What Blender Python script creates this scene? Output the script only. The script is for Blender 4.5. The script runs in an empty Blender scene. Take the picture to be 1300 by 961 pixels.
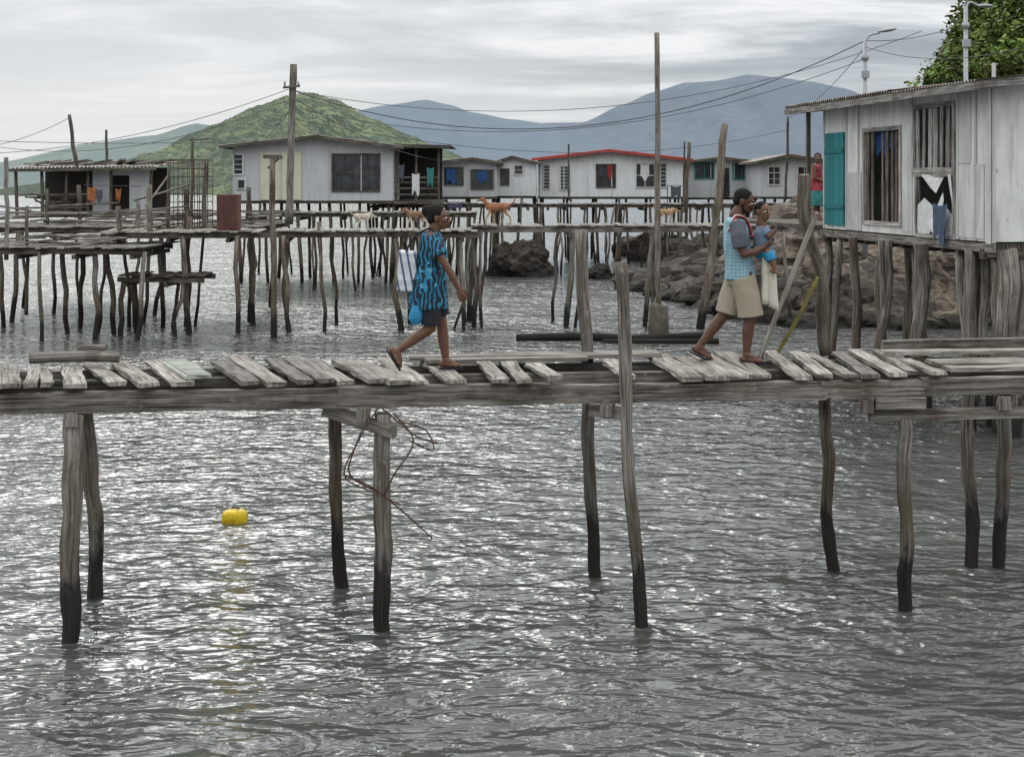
import bpy, bmesh, math, random
from mathutils import Vector, Matrix, noise
R=random.Random(11)
V=Vector
F=1805.0; CH=4.1; HY=232.0          # focal (px of a 1300 wide frame), eye height, horizon row
def W(px,py,D): return V(((px-650)/F*D, D, CH-(py-HY)/F*D))
def WX(px,D): return (px-650)/F*D
def WZ(py,D): return CH-(py-HY)/F*D

# ------------------------------------------------------------------ materials
def newmat(name):
    m=bpy.data.materials.new(name); m.use_nodes=True
    return m,m.node_tree,m.node_tree.nodes['Principled BSDF']
def nd(nt,t,**kw):
    n=nt.nodes.new(t)
    for k,v in kw.items():
        if k.startswith('i_'): n.inputs[k[2:].replace('_',' ')].default_value=v
        else: setattr(n,k,v)
    return n
def lk(nt,a,b): nt.links.new(a,b)
def ramp(nt,src,stops,interp='LINEAR'):
    r=nt.nodes.new('ShaderNodeValToRGB'); r.color_ramp.interpolation=interp
    e=r.color_ramp.elements
    while len(e)<len(stops): e.new(0.5)
    for x,(p,c) in zip(e,stops):
        x.position=p; x.color=(c[0],c[1],c[2],1) if not isinstance(c,(int,float)) else (c,c,c,1)
    lk(nt,src,r.inputs[0]); return r.outputs[0]
def mix(nt,fac,a,b,mode='MIX'):
    m=nt.nodes.new('ShaderNodeMix'); m.data_type='RGBA'; m.blend_type=mode
    for s,i in ((fac,0),(a,6),(b,7)):
        if isinstance(s,(int,float)): m.inputs[i].default_value=s
        elif isinstance(s,tuple): m.inputs[i].default_value=(s[0],s[1],s[2],1)
        else: lk(nt,s,m.inputs[i])
    return m.outputs[2]
def math_(nt,op,a,b=None,c=None):
    m=nt.nodes.new('ShaderNodeMath'); m.operation=op
    for i,s in enumerate((a,b,c)):
        if s is None: continue
        if isinstance(s,(int,float)): m.inputs[i].default_value=s
        else: lk(nt,s,m.inputs[i])
    return m.outputs[0]
def mapping(nt,src,scale,loc=(0,0,0),rot=(0,0,0)):
    m=nt.nodes.new('ShaderNodeMapping'); m.inputs['Scale'].default_value=scale
    m.inputs['Location'].default_value=loc; m.inputs['Rotation'].default_value=rot
    lk(nt,src,m.inputs['Vector']); return m.outputs[0]
def noisen(nt,vec,scale=1,detail=4,rough=.55,dist=0):
    n=nt.nodes.new('ShaderNodeTexNoise'); n.inputs['Scale'].default_value=scale
    n.inputs['Detail'].default_value=detail; n.inputs['Roughness'].default_value=rough
    n.inputs['Distortion'].default_value=dist
    if vec is not None: lk(nt,vec,n.inputs['Vector'])
    return n.outputs['Fac']
def bump(nt,bsdf,h,strength=.5,dist=.01):
    b=nt.nodes.new('ShaderNodeBump'); b.inputs['Strength'].default_value=strength
    b.inputs['Distance'].default_value=dist; lk(nt,h,b.inputs['Height']); lk(nt,b.outputs[0],bsdf.inputs['Normal'])
def pos(nt): return nt.nodes.new('ShaderNodeNewGeometry').outputs['Position']
def tco(nt,k): return nt.nodes.new('ShaderNodeTexCoord').outputs[k]
def tint(nt):
    a=nt.nodes.new('ShaderNodeAttribute'); a.attribute_name='tint'; return a.outputs['Color']

def m_wood(name,dark,mid,light,tide=True,rough=.85):
    m,nt,b=newmat(name)
    uv=tco(nt,'UV'); P=pos(nt)
    g=noisen(nt,mapping(nt,uv,(1.6,26,1)),1.0,7,.65,.3)
    c=ramp(nt,g,[(.32,dark),(.46,mid),(.62,light)])
    pt=noisen(nt,mapping(nt,P,(2.3,2.3,1.6)),1.0,5,.6)
    c=mix(nt,ramp(nt,pt,[(.47,0),(.68,.65)]),c,(dark[0]*.9,dark[1]*.72,dark[2]*.55))
    crack=noisen(nt,mapping(nt,uv,(1.1,60,1)),1.0,3,.5,.2)
    c=mix(nt,ramp(nt,crack,[(.33,.85),(.39,0)]),c,(.015,.012,.01))
    knot=noisen(nt,mapping(nt,uv,(9,12,1)),1.0,3,.6)
    c=mix(nt,ramp(nt,knot,[(.62,0),(.72,.5)]),c,tuple(x*1.2 for x in light))
    c=mix(nt,1.0,c,tint(nt),'MULTIPLY')
    if tide:
        s=nd(nt,'ShaderNodeSeparateXYZ'); lk(nt,P,s.inputs[0])
        z=math_(nt,'ADD',s.outputs[2],math_(nt,'MULTIPLY',math_(nt,'SUBTRACT',noisen(nt,mapping(nt,P,(6,6,2.5)),1,6,.75),.5),1.5))
        t=ramp(nt,math_(nt,'MULTIPLY',z,1/1.6),[(.30,1),(.58,0)])
        c=mix(nt,math_(nt,'MULTIPLY',t,.95),c,(.014,.012,.009))
        olive=ramp(nt,math_(nt,'MULTIPLY',z,1/1.6),[(.42,0),(.55,.6),(.95,0)])
        c=mix(nt,olive,c,(.085,.07,.038))
    lk(nt,c,b.inputs['Base Color']); b.inputs['Roughness'].default_value=rough
    b.inputs['Specular IOR Level'].default_value=.25
    bump(nt,b,math_(nt,'ADD',g,math_(nt,'ADD',math_(nt,'MULTIPLY',pt,.5),math_(nt,'MULTIPLY',ramp(nt,crack,[(.33,0),(.4,1)]),.5))),.9,.014)
    return m
wood=m_wood('weathered_wood',(.055,.044,.034),(.165,.145,.12),(.33,.30,.27))
woodB=m_wood('dark_wood',(.028,.022,.017),(.08,.065,.05),(.17,.148,.122))
deckw=m_wood('deck_wood',(.075,.063,.05),(.235,.21,.18),(.39,.36,.32),tide=False)
woodL=m_wood('brown_post_wood',(.038,.028,.02),(.12,.095,.072),(.25,.215,.175))

def m_plain(name,col,rough=.7,var=.25,metal=0,scale=6,bumpd=0):
    m,nt,b=newmat(name); P=tco(nt,'Object')
    n=noisen(nt,P,scale,5,.6)
    c=mix(nt,ramp(nt,n,[(.3,0),(.7,1)]),tuple(x*(1-var) for x in col),tuple(min(1,x*(1+var*.6)) for x in col))
    lk(nt,c,b.inputs['Base Color']); b.inputs['Roughness'].default_value=rough; b.inputs['Metallic'].default_value=metal
    b.inputs['Specular IOR Level'].default_value=.3
    if bumpd: bump(nt,b,n,.6,bumpd)
    return m
def m_wall(name,col,dirt=(.22,.19,.15),amt=.6):
    m,nt,b=newmat(name); P=pos(nt)
    s=noisen(nt,mapping(nt,P,(5,5,.7)),1.2,6,.65)
    p=noisen(nt,mapping(nt,P,(1,1,1)),1.7,5,.6)
    c=mix(nt,ramp(nt,s,[(.46,0),(.78,amt)]),col,dirt)
    c=mix(nt,ramp(nt,p,[(.40,0),(.75,amt*.5)]),c,tuple(x*.55 for x in col))
    fl=noisen(nt,P,9,5,.7)
    c=mix(nt,ramp(nt,fl,[(.63,0),(.68,amt*.9)]),c,dirt)
    c=mix(nt,1.0,c,tint(nt),'MULTIPLY')
    lk(nt,c,b.inputs['Base Color']); b.inputs['Roughness'].default_value=.75
    b.inputs['Specular IOR Level'].default_value=.25
    bump(nt,b,s,.3,.006); return m
wallW=m_wall('painted_fibro_wall',(.66,.66,.62),amt=.7)
wallG=m_wall('grey_painted_wall',(.47,.48,.485),amt=.35)
wallH=m_wall('white_painted_wall',(.66,.67,.67),amt=.3)
wallC=m_wall('cream_panel',(.56,.54,.40),amt=.3)
wallT=m_wall('teal_door_paint',(.02,.17,.18),(.02,.10,.10),.5)
trimW=m_wall('white_trim',(.55,.55,.53),amt=.5)
redp=m_wall('red_painted_fascia',(.42,.06,.045),(.2,.05,.03),.5)
tealp=m_wall('teal_paint',(.05,.20,.19),(.02,.1,.1),.3)
def m_rust(name,a,bc,thr=.5):
    m,nt,b=newmat(name); P=pos(nt)
    n=noisen(nt,P,3.2,6,.65); n2=noisen(nt,mapping(nt,P,(2,2,2)),5,4,.6)
    c=mix(nt,ramp(nt,n,[(thr-.1,0),(thr+.08,1)]),a,bc); c=mix(nt,ramp(nt,n2,[(.4,0),(.8,.6)]),c,(.05,.03,.02))
    lk(nt,c,b.inputs['Base Color']); b.inputs['Roughness'].default_value=.7; bump(nt,b,n,.4,.01); return m
roofm=m_rust('corrugated_iron',(.26,.26,.25),(.15,.09,.06))
rust=m_rust('rusty_steel',(.085,.04,.025),(.05,.024,.016))
rustbox=m_rust('rusty_sheet',(.15,.05,.032),(.09,.033,.025),.45)
glass,nt,b=newmat('dark_window_glass'); b.inputs['Roughness'].default_value=.12
nn=noisen(nt,pos(nt),2.5,3); lk(nt,ramp(nt,nn,[(.35,(.012,.014,.016)),(.7,(.05,.06,.065))]),b.inputs['Base Color'])
steel=m_plain('galvanised_steel',(.32,.33,.34),.5,.2,.3)
concrete=m_plain('concrete',(.10,.085,.065),.9,.5,0,5,.03)
wirem=m_plain('black_cable',(.05,.05,.055),.6,.1)
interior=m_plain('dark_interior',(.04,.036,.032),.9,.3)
def cloth(n,c,v=.25): return m_plain(n,c,.9,v,0,9,.004)
cBlue=cloth('blue_cloth',(.03,.08,.22)); cRed=cloth('red_cloth',(.30,.04,.035)); cOr=cloth('orange_cloth',(.34,.12,.05),.5)
cWhite=cloth('white_cloth',(.62,.62,.6)); cDark=cloth('dark_cloth',(.022,.022,.03)); cCyan=cloth('cyan_cloth',(.03,.22,.38))
cKhaki=cloth('khaki_cloth',(.31,.265,.20),.15); cGrey=cloth('grey_cloth',(.085,.09,.105)); cBeige=cloth('beige_cloth',(.55,.51,.43),.12)
cPink=cloth('pink_cloth',(.38,.2,.2)); cBurg=cloth('floral_red_cloth',(.3,.05,.06),.9); cSlate=cloth('slate_blue_cloth',(.13,.18,.25))
skin=m_plain('brown_skin',(.13,.062,.037),.5,.15,0,14); hairm=m_plain('black_hair',(.009,.008,.007),.95,.5,0,60,.012)
skin2=m_plain('dark_brown_skin',(.10,.048,.030),.48,.15,0,14); skin3=m_plain('child_skin',(.15,.075,.045),.5,.12,0,14)
eyew=m_plain('eye_white',(.6,.57,.52),.3,.02); eyed=m_plain('eye_dark',(.008,.006,.005),.2,.02); lipm=m_plain('lips',(.13,.045,.04),.5,.1)
yellow=m_plain('yellow_plastic',(.60,.41,.015),.5,.5,0,12)
yellowp=m_plain('yellow_bamboo',(.20,.18,.05),.8,.5,0,9)
mintm=m_plain('pale_green_grating',(.38,.39,.34),.7,.3,0,5)

def m_rock(name,a,bc,cc):
    m,nt,b=newmat(name); P=pos(nt)
    n=noisen(nt,P,1.1,8,.65,.4); n2=noisen(nt,mapping(nt,P,(1,1,2.5)),3.2,6,.7)
    c=ramp(nt,n,[(.35,a),(.52,bc),(.68,cc)])
    c=mix(nt,ramp(nt,n2,[(.42,.75),(.56,0)]),c,(.03,.026,.02))
    s=nd(nt,'ShaderNodeSeparateXYZ'); lk(nt,P,s.inputs[0])
    c=mix(nt,ramp(nt,math_(nt,'ADD',s.outputs[2],math_(nt,'MULTIPLY',n,.5)),[(.35,.9),(.75,0)]),c,(.02,.018,.014))
    lk(nt,c,b.inputs['Base Color']); b.inputs['Roughness'].default_value=.9; bump(nt,b,math_(nt,'ADD',n,n2),1,.22); return m
rock=m_rock('shore_rock',(.09,.07,.05),(.20,.155,.11),(.36,.29,.21))
rockD=m_rock('dark_rock',(.05,.042,.034),(.10,.08,.062),(.17,.14,.11))
def m_hill(name,a,bc,cc,sc,fine=0,fk=.62,fm=.85):
    m,nt,b=newmat(name); P=pos(nt)
    n=noisen(nt,P,sc,8,.68,.3); n2=noisen(nt,P,sc*7,5,.75)
    c=ramp(nt,n,[(.40,a),(.5,bc),(.60,cc)]); c=mix(nt,ramp(nt,n2,[(.44,.8),(.54,0)]),c,a)
    if fine:
        n3=noisen(nt,P,fine,3,.7); c=mix(nt,ramp(nt,n3,[(.46,fm),(.53,0)]),c,tuple(x*fk for x in a))
    lk(nt,c,b.inputs['Base Color']); b.inputs['Roughness'].default_value=1; b.inputs['Specular IOR Level'].default_value=0
    return m
hillG=m_hill('green_hill',(.090,.112,.088),(.125,.147,.098),(.180,.202,.120),.011,.24,.68,.8)  # vegetation greens, paled with a little aerial haze put into the colour
hillL=m_hill('left_hill',(.155,.185,.185),(.175,.205,.193),(.20,.23,.20),.008)  # greenish-blue tone has distance haze painted into the base colour
hillB=m_hill('hazy_blue_hill',(.148,.177,.212),(.156,.185,.216),(.165,.194,.220),.004)  # the blue is aerial haze painted into the base colour
hillB2=m_hill('hazy_blue_mountain',(.138,.162,.194),(.150,.173,.200),(.165,.187,.207),.0035)  # farthest range: atmospheric haze baked into the bluish colours
cliffm=m_hill('cliff_earth',(.035,.055,.02),(.06,.085,.03),(.26,.22,.17),.35)
leafm,nt,b=newmat('leaves'); c=mix(nt,1.0,(.085,.13,.035),tint(nt),'MULTIPLY'); lk(nt,c,b.inputs['Base Color']); b.inputs['Roughness'].default_value=.6
b.inputs['Specular IOR Level'].default_value=.2

# ------------------------------------------------------------------ mesh builder
class MB:
    def __init__(s): s.v=[];s.f=[];s.uv=[];s.m=[];s.t=[];s.sm=[]
    def face(s,idx,uv,mat=0,t=1.0,sm=False):
        s.f.append(idx); s.uv.append(uv); s.m.append(mat); s.t.append(t if isinstance(t,tuple) else (t,t,t)); s.sm.append(sm)
    def beam(s,p0,p1,w,h,mat=0,t=None,up=V((0,0,1)),seg=1,jit=0.0,taper=1.0):
        p0=V(p0);p1=V(p1);a=(p1-p0);L=a.length
        if L<1e-6: return
        a/=L
        if abs(a.dot(up))>.98: up=V((0,1,0))
        sd=a.cross(up).normalized(); u=sd.cross(a).normalized()
        if t is None: t=R.uniform(.72,1.15)
        o=R.uniform(0,50); b0=len(s.v)
        for i in range(seg+1):
            k=i/seg; c=p0.lerp(p1,k); ww=w*(1+(taper-1)*k)/2; hh=h/2
            j=lambda:R.uniform(-jit,jit)
            for (x,y) in ((-1,-1),(1,-1),(1,1),(-1,1)):
                s.v.append(c+sd*(x*ww+j())+u*(y*hh+j()*.5)+(a*j()*1.5 if i in(0,seg) else V()))
        q=[0,w,w+h,2*w+h,2*w+2*h]
        for i in range(seg):
            for k in range(4):
                A=b0+i*4+k;B=b0+i*4+(k+1)%4
                s.face((A,B,B+4,A+4),[(o+i*L/seg,o+q[k]),(o+i*L/seg,o+q[k+1]),(o+(i+1)*L/seg,o+q[k+1]),(o+(i+1)*L/seg,o+q[k])],mat,t)
        e=b0+seg*4
        s.face((b0+3,b0+2,b0+1,b0),[(o,o),(o+.01,o+w),(o+h*.3,o+w),(o+h*.3,o)],mat,t)
        s.face((e,e+1,e+2,e+3),[(o,o),(o+.01,o+w),(o+h*.3,o+w),(o+h*.3,o)],mat,t)
    def box(s,lo,hi,mat=0,t=1.0):
        lo=V(lo);hi=V(hi)
        s.beam(((lo.x),(lo.y+hi.y)/2,(lo.z+hi.z)/2),((hi.x),(lo.y+hi.y)/2,(lo.z+hi.z)/2),hi.y-lo.y,hi.z-lo.z,mat,t)
    def tube(s,pts,rad,n=8,mat=0,t=None,rnd=False,jit=0,flat=(1,1),up=None):
        pts=[V(p) for p in pts]
        if isinstance(rad,(int,float)): rad=[rad]*len(pts)
        rad=list(rad)
        if t is None: t=R.uniform(.75,1.15)
        if rnd:
            d0=(pts[0]-pts[1]).normalized(); d1=(pts[-1]-pts[-2]).normalized()
            r0,r1=rad[0],rad[-1]
            pre=[(pts[0]+d0*r0*math.sin(a),r0*math.cos(a)) for a in (1.45,1.1,.7,.35)]
            post=[(pts[-1]+d1*r1*math.sin(a),r1*math.cos(a)) for a in (.35,.7,1.1,1.45)]
            pts=[p for p,_ in pre]+pts+[p for p,_ in post]; rad=[r for _,r in pre]+rad+[r for _,r in post]
        tang=[]
        for i in range(len(pts)):
            a=pts[max(0,i-1)];b=pts[min(len(pts)-1,i+1)]; tang.append((b-a).normalized())
        nr=V(up) if up else (V((0,1,0)) if abs(tang[0].y)<.9 else V((1,0,0)))
        b0=len(s.v); o=R.uniform(0,50); L=0
        Ls=[]
        for i,p in enumerate(pts):
            nr=(nr-tang[i]*nr.dot(tang[i])).normalized(); bn=tang[i].cross(nr)
            if i: L+=(pts[i]-pts[i-1]).length
            Ls.append(L)
            for k in range(n):
                a=2*math.pi*k/n; r=rad[i]*(1+R.uniform(-jit,jit))
                s.v.append(p+nr*math.cos(a)*r*flat[0]+bn*math.sin(a)*r*flat[1])
        cir=2*math.pi*max(rad)
        for i in range(len(pts)-1):
            for k in range(n):
                A=b0+i*n+k;B=b0+i*n+(k+1)%n
                s.face((A,B,B+n,A+n),[(o+Ls[i],cir*k/n),(o+Ls[i],cir*(k+1)/n),(o+Ls[i+1],cir*(k+1)/n),(o+Ls[i+1],cir*k/n)],mat,t,True)
        s.face(tuple(b0+k for k in range(n))[::-1],[(o+math.cos(k)*.05,math.sin(k)*.05) for k in range(n)],mat,t)
        e=b0+(len(pts)-1)*n
        s.face(tuple(e+k for k in range(n)),[(o+math.cos(k)*.05,math.sin(k)*.05) for k in range(n)],mat,t)
    def ell(s,c,r,rot=None,mat=0,t=1.0,n=14,m=9,fn=None):
        c=V(c); rot=rot or Matrix.Identity(3); b0=len(s.v)
        for i in range(m+1):
            th=math.pi*(i+ (.02 if i==0 else (-.02 if i==m else 0)))/m
            for k in range(n):
                ph=2*math.pi*k/n
                d=V((math.sin(th)*math.cos(ph)*r[0],math.sin(th)*math.sin(ph)*r[1],math.cos(th)*r[2]))
                if fn: d=fn(d)
                s.v.append(c+rot@d)
        for i in range(m):
            for k in range(n):
                A=b0+i*n+k;B=b0+i*n+(k+1)%n
                s.face((A,A+n,B+n,B),[(0,0),(0,.1),(.1,.1),(.1,0)],mat,t,True)
        s.face(tuple(b0+k for k in range(n)),[(0,0)]*n,mat,t,True)
        s.face(tuple(b0+m*n+k for k in range(n))[::-1],[(0,0)]*n,mat,t,True)
    def loft(s,rings,n=20,mat=0,t=1.0,fold=0,seed=0):
        b0=len(s.v)
        for i,(c,rx,ry) in enumerate(rings):
            c=V(c)
            for k in range(n):
                a=2*math.pi*k/n; q=1+fold*(i/len(rings))*math.sin(a*5+seed+i*.4)
                s.v.append(c+V((math.cos(a)*rx*q,math.sin(a)*ry*q,0)))
        for i in range(len(rings)-1):
            for k in range(n):
                A=b0+i*n+k;B=b0+i*n+(k+1)%n
                s.face((A,B,B+n,A+n),[(0,0),(0,.1),(.1,.1),(.1,0)],mat,t,True)
        s.face(tuple(b0+k for k in range(n))[::-1],[(0,0)]*n,mat,t,True)
        e=b0+(len(rings)-1)*n; s.face(tuple(e+k for k in range(n)),[(0,0)]*n,mat,t,True)
    def build(s,name,mats,parent=None,loc=(0,0,0),rot=0,scale=1,voxel=0,smooth=0,bevel=0):
        me=bpy.data.meshes.new(name); me.from_pydata([tuple(v) for v in s.v],[],s.f)
        uvl=me.uv_layers.new(name='UVMap'); flat=[c for f in s.uv for u in f for c in u]; uvl.data.foreach_set('uv',flat)
        ca=me.color_attributes.new('tint','FLOAT_COLOR','CORNER'); cc=[]
        for f,t in zip(s.f,s.t): cc+=[t[0],t[1],t[2],1.0]*len(f)
        ca.data.foreach_set('color',cc)
        for m in mats: me.materials.append(m)
        me.polygons.foreach_set('material_index',s.m)
        me.polygons.foreach_set('use_smooth',s.sm if not voxel else [True]*len(s.sm)); me.update()
        o=bpy.data.objects.new(name,me); bpy.context.scene.collection.objects.link(o)
        o.location=loc; o.rotation_euler=(0,0,rot); o.scale=(scale,)*3
        if parent: o.parent=parent
        if voxel:
            bm=bmesh.new(); bm.from_mesh(me); bmesh.ops.recalc_face_normals(bm,faces=bm.faces); bm.to_mesh(me); bm.free()
            r=o.modifiers.new('rm','REMESH'); r.mode='VOXEL'; r.voxel_size=voxel; r.use_smooth_shade=True
            if smooth: q=o.modifiers.new('sm','SMOOTH'); q.factor=.5; q.iterations=smooth
        if bevel: q=o.modifiers.new('bv','BEVEL'); q.width=bevel; q.segments=2; q.limit_method='ANGLE'
        return o
def empty(name,loc=(0,0,0),rot=0):
    o=bpy.data.objects.new(name,None); bpy.context.scene.collection.objects.link(o); o.location=loc; o.rotation_euler=(0,0,rot); o.empty_display_size=.3; return o
def post(mb,top,bot,r,mat=0,wob=.05,n=9,seg=9,t=None,taper=1.05):
    top=V(top);bot=V(bot); s=R.uniform(0,99); pts=[];rad=[]
    for i in range(seg+1):
        k=i/seg; p=top.lerp(bot,k); e=math.sin(math.pi*k)
        p=p+V((noise.noise(V((s,k*2.6,0)))*wob*e*1.5+noise.noise(V((s,k*9,5)))*r*.25,noise.noise(V((s,k*3,9)))*wob*e*1.5,0))
        pts.append(p); rad.append(r*(1+(taper-1)*k)*(1+.18*noise.noise(V((s,k*9,4)))))
    mb.tube(pts,rad,n,mat,t,jit=.05)
def polyline(pts,n=6):
    pts=[V(p) for p in pts]; out=[]
    for i in range(len(pts)-1):
        a=pts[max(i-1,0)];b=pts[i];c=pts[i+1];d=pts[min(i+2,len(pts)-1)]
        for k in range(n):
            t=k/n; out.append(.5*((2*b)+(c-a)*t+(2*a-5*b+4*c-d)*t*t+(3*b-a-3*c+d)*t**3))
    out.append(pts[-1]); return out

# ------------------------------------------------------------------ camera, world, sun
sc=bpy.context.scene
cam=bpy.data.cameras.new('camera'); co=bpy.data.objects.new('camera',cam); sc.collection.objects.link(co)
co.location=(0,0,CH); co.rotation_euler=(math.radians(90),0,0); cam.lens=50; cam.sensor_width=36; cam.sensor_fit='HORIZONTAL'
cam.shift_y=-(480.5-HY)/1300; cam.clip_end=20000; cam.clip_start=.1; sc.camera=co
sc.view_settings.view_transform='Standard'; sc.view_settings.look='None'; sc.view_settings.exposure=0
w=bpy.data.worlds.new('World'); sc.world=w; w.use_nodes=True; nt=w.node_tree; bg=nt.nodes['Background']
SE,SA=36,-14                                   # sun elevation, azimuth (deg, from +Y towards +X)
sky=nd(nt,'ShaderNodeTexSky'); sky.sky_type='NISHITA'; sky.sun_disc=False; sky.sun_elevation=math.radians(SE); sky.sun_rotation=math.radians(SA)
skyc=mix(nt,1.0,sky.outputs[0],(.06,.06,.06),'MULTIPLY')
G=tco(nt,'Generated'); sp=nd(nt,'ShaderNodeSeparateXYZ'); lk(nt,G,sp.inputs[0])
zz=math_(nt,'MAXIMUM',sp.outputs[2],0.0)
den=math_(nt,'ADD',zz,.10)
cb=nd(nt,'ShaderNodeCombineXYZ'); lk(nt,math_(nt,'DIVIDE',sp.outputs[0],den),cb.inputs[0]); lk(nt,math_(nt,'DIVIDE',sp.outputs[1],den),cb.inputs[1])
n1=noisen(nt,mapping(nt,cb.outputs[0],(.50,.85,1),loc=(3.1,1.7,0),rot=(0,0,.22)),1.35,8,.58,.5)
cl=ramp(nt,n1,[(.38,(.34,.385,.435)),(.48,(.46,.505,.55)),(.55,(.68,.72,.755)),(.63,(.95,.965,.98))])
glow=nd(nt,'ShaderNodeVectorMath',operation='DOT_PRODUCT'); lk(nt,G,glow.inputs[0]); glow.inputs[1].default_value=V((-.34,.93,.045)).normalized()
gl=ramp(nt,glow.outputs['Value'],[(.88,0),(.995,.65)])
hz=ramp(nt,zz,[(0.0,.85),(.05,.5),(.10,0)])
c=mix(nt,hz,cl,(.70,.745,.785)); c=mix(nt,gl,c,(.90,.92,.945)); c=mix(nt,.10,c,skyc)
up_=ramp(nt,zz,[(.13,.0),(.24,.5),(.55,1.0)])           # overcast sky is brighter overhead
c=mix(nt,up_,c,(1.80,1.88,1.95))
lk(nt,c,bg.inputs[0]); bg.inputs[1].default_value=.98
sl=bpy.data.lights.new('sun','SUN'); sl.energy=1.0; sl.angle=math.radians(22); sl.color=(1,.96,.91)
so=bpy.data.objects.new('sun',sl); sc.collection.objects.link(so)
d=V((math.sin(math.radians(SA))*math.cos(math.radians(SE)),math.cos(math.radians(SA))*math.cos(math.radians(SE)),math.sin(math.radians(SE))))
so.rotation_euler=d.to_track_quat('Z','Y').to_euler()

# ------------------------------------------------------------------ water
wm,nt,b=newmat('sea_water'); P=pos(nt)
h1=noisen(nt,mapping(nt,P,(1.0,1.75,1),rot=(0,0,.30)),1.0,2,.5,.9)
h1=math_(nt,'SUBTRACT',1.0,math_(nt,'POWER',math_(nt,'ABSOLUTE',math_(nt,'MULTIPLY_ADD',h1,2.0,-1.0)),.9))   # peaked crests
h2=noisen(nt,mapping(nt,P,(3.2,5.2,1),rot=(0,0,-.35)),1.0,2,.5,.7)
h3=noisen(nt,mapping(nt,P,(.24,.40,1)),1.0,2,.5)
h4=noisen(nt,mapping(nt,P,(1.6,2.5,1),rot=(0,0,-.5),loc=(5,3,0)),1.0,2,.5,.6)
h=math_(nt,'ADD',math_(nt,'MULTIPLY',h1,.075),math_(nt,'ADD',math_(nt,'MULTIPLY',h2,.058),math_(nt,'ADD',math_(nt,'MULTIPLY',h3,.38),math_(nt,'MULTIPLY',h4,.16))))
bb=nt.nodes.new('ShaderNodeBump'); bb.inputs['Strength'].default_value=1; bb.inputs['Distance'].default_value=1.0
lk(nt,h,bb.inputs['Height']); lk(nt,bb.outputs[0],b.inputs['Normal'])
big=noisen(nt,mapping(nt,P,(.05,.08,1)),1,3)
lk(nt,ramp(nt,big,[(.35,(.062,.064,.057)),(.7,(.098,.10,.091))]),b.inputs['Base Color'])
b.inputs['Roughness'].default_value=.10; b.inputs['IOR'].default_value=1.46
mb=MB(); 
mb.v=[V((-6000,-60,0)),V((6000,-60,0)),V((6000,12000,0)),V((-6000,12000,0))]; mb.face((0,1,2,3),[(0,0)]*4)
mb.build('water',[wm])

# ------------------------------------------------------------------ hills
def ridge(name,D,prof,depth,mat,amp=.15,nx=300,ny=50,seed=0,trees=.012):
    mb=MB(); px0,px1=prof[0][0],prof[-1][0]
    def H(px):
        for (a,ya),(b_,yb) in zip(prof,prof[1:]):
            if a<=px<=b_:
                k=(px-a)/(b_-a); k=k*k*(3-2*k)*.5+k*.5; return (HY-(ya+(yb-ya)*k))/F*D+CH
        return 0
    for j in range(ny+1):
        v=-1+2*j/ny
        for i in range(nx+1):
            px=px0+(px1-px0)*i/nx; x=WX(px,D); y=D+v*depth
            hh=H(px); sh=(1-abs(v)**1.25)
            q=noise.fractal(V((x/D*9+seed,y/D*9,0)),.9,2.1,6)
            gul=abs(noise.noise(V((x/D*22+seed,v*1.6+.6*noise.noise(V((x/D*8,v*2,1))),3))))+.5*abs(noise.noise(V((x/D*50+seed,v*3,3))))
            tr=abs(noise.noise(V((x/D*420,v*40,seed))))*trees*hh
            z=hh*sh*(1+amp*q*.6*(abs(v)*1.5+.25)) - hh*gul*amp*2.6*min(1,abs(v)*2)*sh+tr
            mb.v.append(V((x,y,z-1.5 if abs(v)>.99 else z)))
    for j in range(ny):
        for i in range(nx):
            A=j*(nx+1)+i; mb.face((A,A+1,A+nx+2,A+nx+1),[(0,0)]*4,0,1.0,True)
    mb.build(name,[mat])
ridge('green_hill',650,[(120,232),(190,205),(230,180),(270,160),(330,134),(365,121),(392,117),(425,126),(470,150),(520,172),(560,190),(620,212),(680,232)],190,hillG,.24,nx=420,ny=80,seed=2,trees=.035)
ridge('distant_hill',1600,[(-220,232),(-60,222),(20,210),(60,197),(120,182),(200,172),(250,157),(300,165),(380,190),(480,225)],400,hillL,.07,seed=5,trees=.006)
ridge('hazy_blue_hill',2600,[(330,225),(400,165),(440,143),(490,134),(540,127),(570,133),(600,143),(650,152),(700,158),(760,185),(860,225)],600,hillB,.06,seed=7,trees=.004)
ridge('hazy_blue_mountain',3600,[(560,225),(640,160),(700,156),(740,155),(790,133),(830,117),(870,106),(905,104),(950,95),(985,98),(1030,104),(1070,112),(1110,128),(1160,140),(1230,150),(1330,165),(1500,225)],900,hillB2,.085,seed=11,trees=.004)

# ------------------------------------------------------------------ headland
def gauss(x,y,cx,cy,sx,sy,p=2): return math.exp(-(abs((x-cx)/sx)**p+abs((y-cy)/sy)**p))
def land(x,y):
    h=-1.2
    h+=3.5*gauss(x,y,16.5,50,10,9,4)
    h+=2.4*gauss(x,y,26,66,14,14,4)
    h+=11.0*gauss(x,y,27,54,11.2,11,5)
    n=noise.fractal(V((x*.33,y*.33,1)),.8,2.1,6)
    return h+n*.55*(1 if h<3 else 1.6)
mb=MB(); nx,ny=150,110
for j in range(ny+1):
    for i in range(nx+1):
        x=4+46*i/nx; y=36+50*j/ny; mb.v.append(V((x,y,land(x,y))))
for j in range(ny):
    for i in range(nx):
        A=j*(nx+1)+i; zc=max(mb.v[A].z,mb.v[A+1].z)
        mb.face((A,A+1,A+nx+2,A+nx+1),[(0,0)]*4,1 if zc>3.2 else 0,1.0,True)
mb.build('headland_terrain',[rock,cliffm])
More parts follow.
